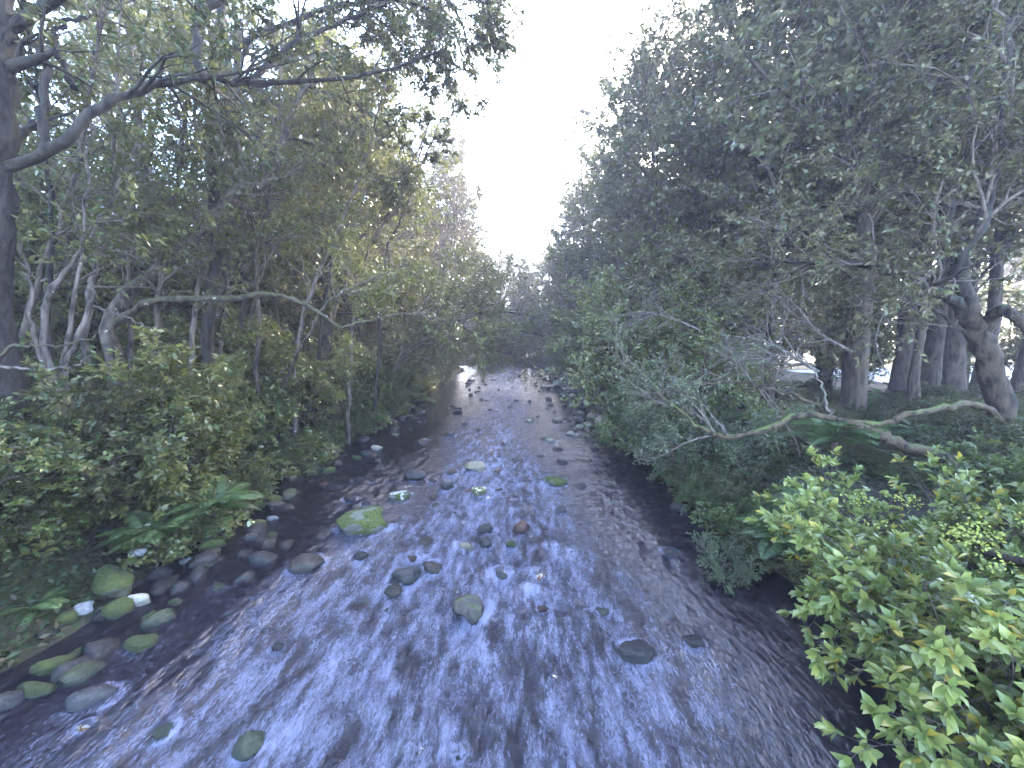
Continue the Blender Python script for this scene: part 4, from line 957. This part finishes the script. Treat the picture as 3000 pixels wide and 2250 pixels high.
# log on the right bank
g = Geo(); pts = resample([V(985, 551, 3.3), V(1015, 558, 3.1), V(1070, 575, 2.9)], 10); v, f = knobbly(pts[None], np.full((1, 10), .045), 9, rng(3)); g.add(v, f)
obj('fallen_branch', mesh('fallen_branch', g, [M['bark_brown']]), label='reddish brown fallen branch at the right edge behind the glossy shrub', category='fallen branch')
g = Geo(); pts = resample([W(705, 498, .25), V(750, 500, 6.6), V(790, 503, 6.5), V(835, 512, 6.3)], 12); v, f = knobbly(pts[None], np.linspace(.05, .08, 12)[None], 9, rng(4)); g.add(v, f)
obj('fallen_log', mesh('fallen_log', g, [M['bark_brown']]), label='dark fallen log lying across the hollow under the right bank', category='log')
# ferns
for k, (px, py, z, kd, s, rz, lab) in enumerate([
    (833, 462, 1.15, 'treefern', .72, 0, 'fern with upright arching fronds behind the top of the glossy shrub'),
    (785, 520, .75, 'treefern', .5, 1, 'drooping fern left of the top of the glossy shrub'),
    (925, 425, 1.3, 'fern1', .9, 2, 'dim fern under the crossing tan branches'),
    (940, 388, 1.2, 'fern1', 1.1, 2.6, 'bright fern at the foot of the straight trunks'),
    (212, 505, .6, 'treefern', .6, 0, 'fern with a pale rounded frond above the left shore'),
    (150, 528, .6, 'treefern', .5, .8, 'large soft fern hanging towards the left mossy boulders'),
    (60, 470, 1.0, 'treefern', .8, 2, 'tree fern under the pale multistem clump'),
    (20, 500, .9, 'fern1', 1.2, 2, 'fern at the left edge among broad leaves'),
    (365, 405, .8, 'fern1', 1.1, 1, 'bright fern hanging over the left water edge'),
    (345, 418, .6, 'fern2', 1.2, 1, 'lower fern hanging over the left water edge'),
    (300, 430, .7, 'fern2', 1.3, 1, 'fern at the foot of the bowed sapling'),
    (30, 590, .45, 'fern2', .55, 1, 'small fern on the mossy left foreground bank'),
    (410, 390, .7, 'fern1', 1.6, 1, 'pale fern clump upstream on the left water edge')]):
    p = W(px, py, z); zz = float(gz(p[0], p[1]))
    place(PR[kd], 'fern', lab, 'fern', (p[0], p[1], min(z - .1, max(zz, .05))), rz, s)

# --- bank shrubs: waterside row left
kinds = ['s_broad', 's_fine', 's_dark', 's_olive', 's_fine', 's_broad', 's_olive', 's_dark']
names = {'s_broad': 'broad leaved', 's_fine': 'fine leaved', 's_dark': 'dusky', 's_olive': 'olive', 's_pale': 'pale small leaved'}
ys_l = [3.0, 4.0, 5.0, 6.1, 7.3, 8.6, 10, 11.5, 13.2, 15.2, 17.4, 20, 23, 26.5, 30.5, 35, 39.5]
for k, y in enumerate(ys_l):
    l, _ = edges(0, np.array(y)); x = float(l) - 1.25 + rp.uniform(-.25, .15) - (.25 if y < 6 else 0)
    s = (.78 if y < 7 else .84) + .012 * y + rp.uniform(-.05, .05)
    kd = kinds[k % 8]
    put(kd, 'bank_shrub', f'{ORD[k]} {names[kd]} shrub upstream in the row along the left water edge', 'shrub', x, y, s, rp.uniform(0, 6.3), 'shrubs along the left water edge')
for k in range(26):
    y = 5.6 + 24 * (k / 26) ** 1.5; l, _ = edges(0, np.array(y)); x = float(l) - .5 + rp.uniform(-.15, .1)
    kd = ['s_fine', 's_light', 's_broad', 'fern2', 's_fine', 'fern1', 's_light'][k % 7]
    put(kd, 'fern' if 'fern' in kd else 'shore_plant', 'fern among the low plants right at the left water edge' if 'fern' in kd else 'low plant right at the left water edge in front of the shrub row', 'fern' if 'fern' in kd else 'plant', x, y, (.32 if kd[0] == 's' and kd != 's_light' else .6) + .012 * y, rp.uniform(0, 6.3), 'ferns right at the left water edge' if 'fern' in kd else 'low plants right at the left water edge')
ys_r = [7.6, 8.8, 10.2, 11.8, 13.6, 15.6, 18, 21, 24.5, 28.5, 33, 38]
kr = ['s_pale', 's_pale', 's_fine', 's_pale', 's_olive', 's_fine', 's_dark', 's_olive', 's_fine', 's_olive', 's_fine', 's_dark']
for k, y in enumerate(ys_r):
    _, e = edges(0, np.array(y)); x = float(e) + (.75 if y < 12 else 2.0 if y < 30 else 1.3) + rp.uniform(-.2, .2)
    s = .85 + .014 * y + rp.uniform(-.05, .05)
    put(kr[k], 'bank_shrub', f'{ORD[k]} {names[kr[k]]} shrub upstream in the row along the right water edge', 'shrub', x, y, s, rp.uniform(0, 6.3), 'shrubs along the right water edge')
for k in range(22):
    x = 7.5 + 10 * rp.random(); y = 8.6 + 7.5 * rp.random(); kd = ['fern1', 's_dark', 'fern1', 's_fine', 's_olive'][k % 5]
    fr_ = 'fern' in kd
    put(kd, 'fern' if fr_ else 'undergrowth_bush', 'fern on the shaded floor among the straight trunks' if fr_ else 'low bush on the shaded floor among the straight trunks', 'fern' if fr_ else 'bush', x, y, rp.uniform(1.0, 1.5) if fr_ else (.7, .7, .28), rp.uniform(0, 6.3), 'ferns among the straight trunks' if fr_ else 'low bushes among the straight trunks')
for k in range(9):
    y = 5.0 + .42 * k; _, e = edges(0, np.array(y)); x = float(e) + .45 + .35 * (k % 2)
    put(['s_dark', 's_fine', 's_broad'][k % 3], 'overhanging_plant', 'small bush hanging over the dark undercut of the right bank', 'bush', x, y, (.42, .42, .34), rp.uniform(0, 6.3), 'small bushes over the right undercut')
for k in range(9):
    x = -5.15 - 1.3 * rp.random(); y = 2.9 + .28 * k; kd = ['s_light', 'fern2', 's_light', 's_broad'][k % 4]; fr_ = 'fern' in kd
    put(kd, 'fern' if fr_ else 'broad_leaved_plant', 'fern on the mossy ground of the left foreground' if fr_ else 'broad leaved seedling on the mossy ground of the left foreground', 'fern' if fr_ else 'plant', x, y, .5 if kd != 's_broad' else .3, rp.uniform(0, 6.3), 'ferns on the left foreground moss' if fr_ else 'seedlings on the left foreground moss')
# the light green bushes on the right
for k, (x, y, s, lab) in enumerate([(4.0, 12.8, .95, 'light green glinting bush bulging over the right bank'), (5.6, 10.8, .8, 'light green bush right of the glinting one'), (6.2, 14.2, 1.05, 'tall light green bush behind the glinting one'), (4.7, 16.6, 1.1, 'light green bush upstream of the glinting one')]):
    put('bushy', 'light_green_bush', lab, 'bush', x, y, s, rp.uniform(0, 6.3))
# understorey
UL = 'understorey bush in the shade among the left bank trunks'
for k in range(46):
    x = -7.6 - 11 * rp.random() ** 1.2; y = 4.5 + 40 * rp.random() ** 1.3
    put(['s_olive', 's_dark', 'bushy', 's_olive', 's_fine'][k % 5], 'understorey_bush', UL, 'bush', x, y, rp.uniform(.75, 1.3) if k % 5 != 2 else rp.uniform(.5, .8), rp.uniform(0, 6.3), 'understorey bushes on the left bank')
UR = 'understorey bush in the shade behind the right bank shrubs'
for k in range(26):
    x = 5.5 + 9 * rp.random(); y = 11 + 32 * rp.random() ** 1.2
    if x > 9 and y < 22: continue
    put(['s_olive', 's_dark', 's_fine', 's_olive'][k % 4], 'understorey_bush', UR, 'bush', x, y, rp.uniform(.7, 1.2), rp.uniform(0, 6.3), 'understorey bushes on the right bank')
for k, (x, y, kd, s) in enumerate([(11.5, 10.5, 'twiggy_high', .85), (14.5, 14.0, 'twiggy_high', 1.0), (10.2, 15.0, 'twiggy_high', 1.0), (18.5, 15.5, 'olive1', 1.0), (23, 14, 'tall', 1.0), (15, 10, 'twiggy_high', 1.0)]):
    put(kd, 'screen_tree', ['brown twiggy tree right behind the forked tree', 'brown twiggy tree among the straight trunks', 'brown twiggy tree left of the straight trunks', 'olive tree behind the straight trunks at the road edge', 'tall tree at the right edge before the road', 'brown tree at the right edge above the straight trunks'][k], 'tree', x, y, s, rp.uniform(0, 6.3), tilt=(0, -.04))
for k in range(10):
    x = 4.3 + .42 * k + rp.uniform(-.3, .3); y = 5.4 + rp.uniform(0, 2.4)
    put(['s_dark', 'fern1', 's_fine'][k % 3], 'fern' if k % 3 == 1 else 'undergrowth_bush', 'fern in the dark hollow behind the glossy shrub' if k % 3 == 1 else 'low dark bush in the hollow behind the glossy shrub', 'fern' if k % 3 == 1 else 'bush', x, y, (.5, .5, .2) if k % 3 != 1 else .6, rp.uniform(0, 6.3), 'ferns in the right hollow' if k % 3 == 1 else 'low bushes in the right hollow')
for k in range(9):
    x = 6.2 + 1.1 * k + rp.uniform(-.4, .4); y = 7.5 + rp.uniform(0, 3.4)
    put(['s_dark', 's_fine'][k % 2], 'undergrowth_bush', 'low dark bush on the floor between the forked tree and the straight trunks', 'bush', x, y, (.7, .7, .22 + .035 * k), rp.uniform(0, 6.3), 'low bushes under the forked tree')
for k, (x, y, s) in enumerate([(-3.6, 50.5, 1.3), (-1.6, 49, 1.3), (.6, 48, 1.3), (2.6, 46.5, 1.4), (5, 44.5, 1.4), (-11.5, 45.5, 1.4)]):
    put(['s_fine', 's_olive', 's_dark', 's_olive', 's_fine', 's_olive'][k], 'bank_shrub', f'{["leftmost but one", "second", "third", "fourth", "rightmost", "leftmost"][k]} of the bushes closing the far end of the stream', 'shrub', x, y, s, rp.uniform(0, 6.3), 'bushes closing the far end of the stream')
for k, (px, py, z, s, lab) in enumerate([(40, 545, .5, .8, 'light green broad leaved plant on the left foreground bank'), (15, 440, 1.2, .9, 'yellow green broad leaved plant at the left edge'), (120, 455, .9, 1.0, 'light green broad leaved plant beside the pale stems'), (60, 500, .7, .8, 'yellowish broad leaved plant below the pale stems'), (215, 470, .6, .7, 'small bright plant at the left shore near the fern'), (10, 380, 1.6, .8, 'bluish broad leaved plant at the left edge under the big limb')]):
    p = W(px, py, z)
    put('s_light', 'broad_leaved_plant', lab, 'plant', p[0], p[1], s, k)

# leaf litter and seedlings on the forest floor
r = rng(400); g = Geo()
n = 26000; x = r.uniform(-12, 10, n); y = 2 + 26 * r.random(n) ** 1.4
l, e = edges(x, y); keep = (x < l - .3) | (x > e + .3); x, y = x[keep], y[keep]
x = np.concatenate([x, r.uniform(-8.5, -4.9, 9000)]); y = np.concatenate([y, 1.6 + 5 * r.random(9000)])
x = np.concatenate([x, r.uniform(3.4, 9, 7000)]); y = np.concatenate([y, 2 + 8 * r.random(7000)])
l, e = edges(x, y); keep = (x < l - .25) | (x > e + .25); x, y = x[keep], y[keep]
pos = np.stack([x, y, gz(x, y) + r.uniform(.01, .12, len(x))], 1); ax = r.normal(size=(len(x), 3)); ax[:, 2] = ax[:, 2] * .4 + .2
v, f = leaves(pos, ax, .09, .045, r, jit=.5); g.add(v, f)
obj('ground_cover', mesh('ground_cover', g, [M['litter']]), kind='stuff', label='dark leaf litter and seedlings on the forest floor')

# ------------------------------------------------------------------ added thin volume standing in for lens glare
def glare_veil_box():
    m, N, L, out = newmat('glare_veil')
    pv = N('ShaderNodeVolumePrincipled'); pv.inputs['Density'].default_value = .0026; pv.inputs['Color'].default_value = (.95, .87, 1.0, 1); pv.inputs['Anisotropy'].default_value = .3
    L(pv.outputs[0], out.inputs['Volume'])
    bm = bmesh.new(); bmesh.ops.create_cube(bm, size=1.0)
    for q in bm.verts: q.co = ((q.co.x) * 820, 320 + q.co.y * 780, 10 + q.co.z * 26)
    me = bpy.data.meshes.new('glare_veil'); bm.to_mesh(me); bm.free(); me.materials.append(m)
    obj('glare_veil', me, kind='stuff', label='added pale bluish veil standing in for lens glare')
glare_veil_box()
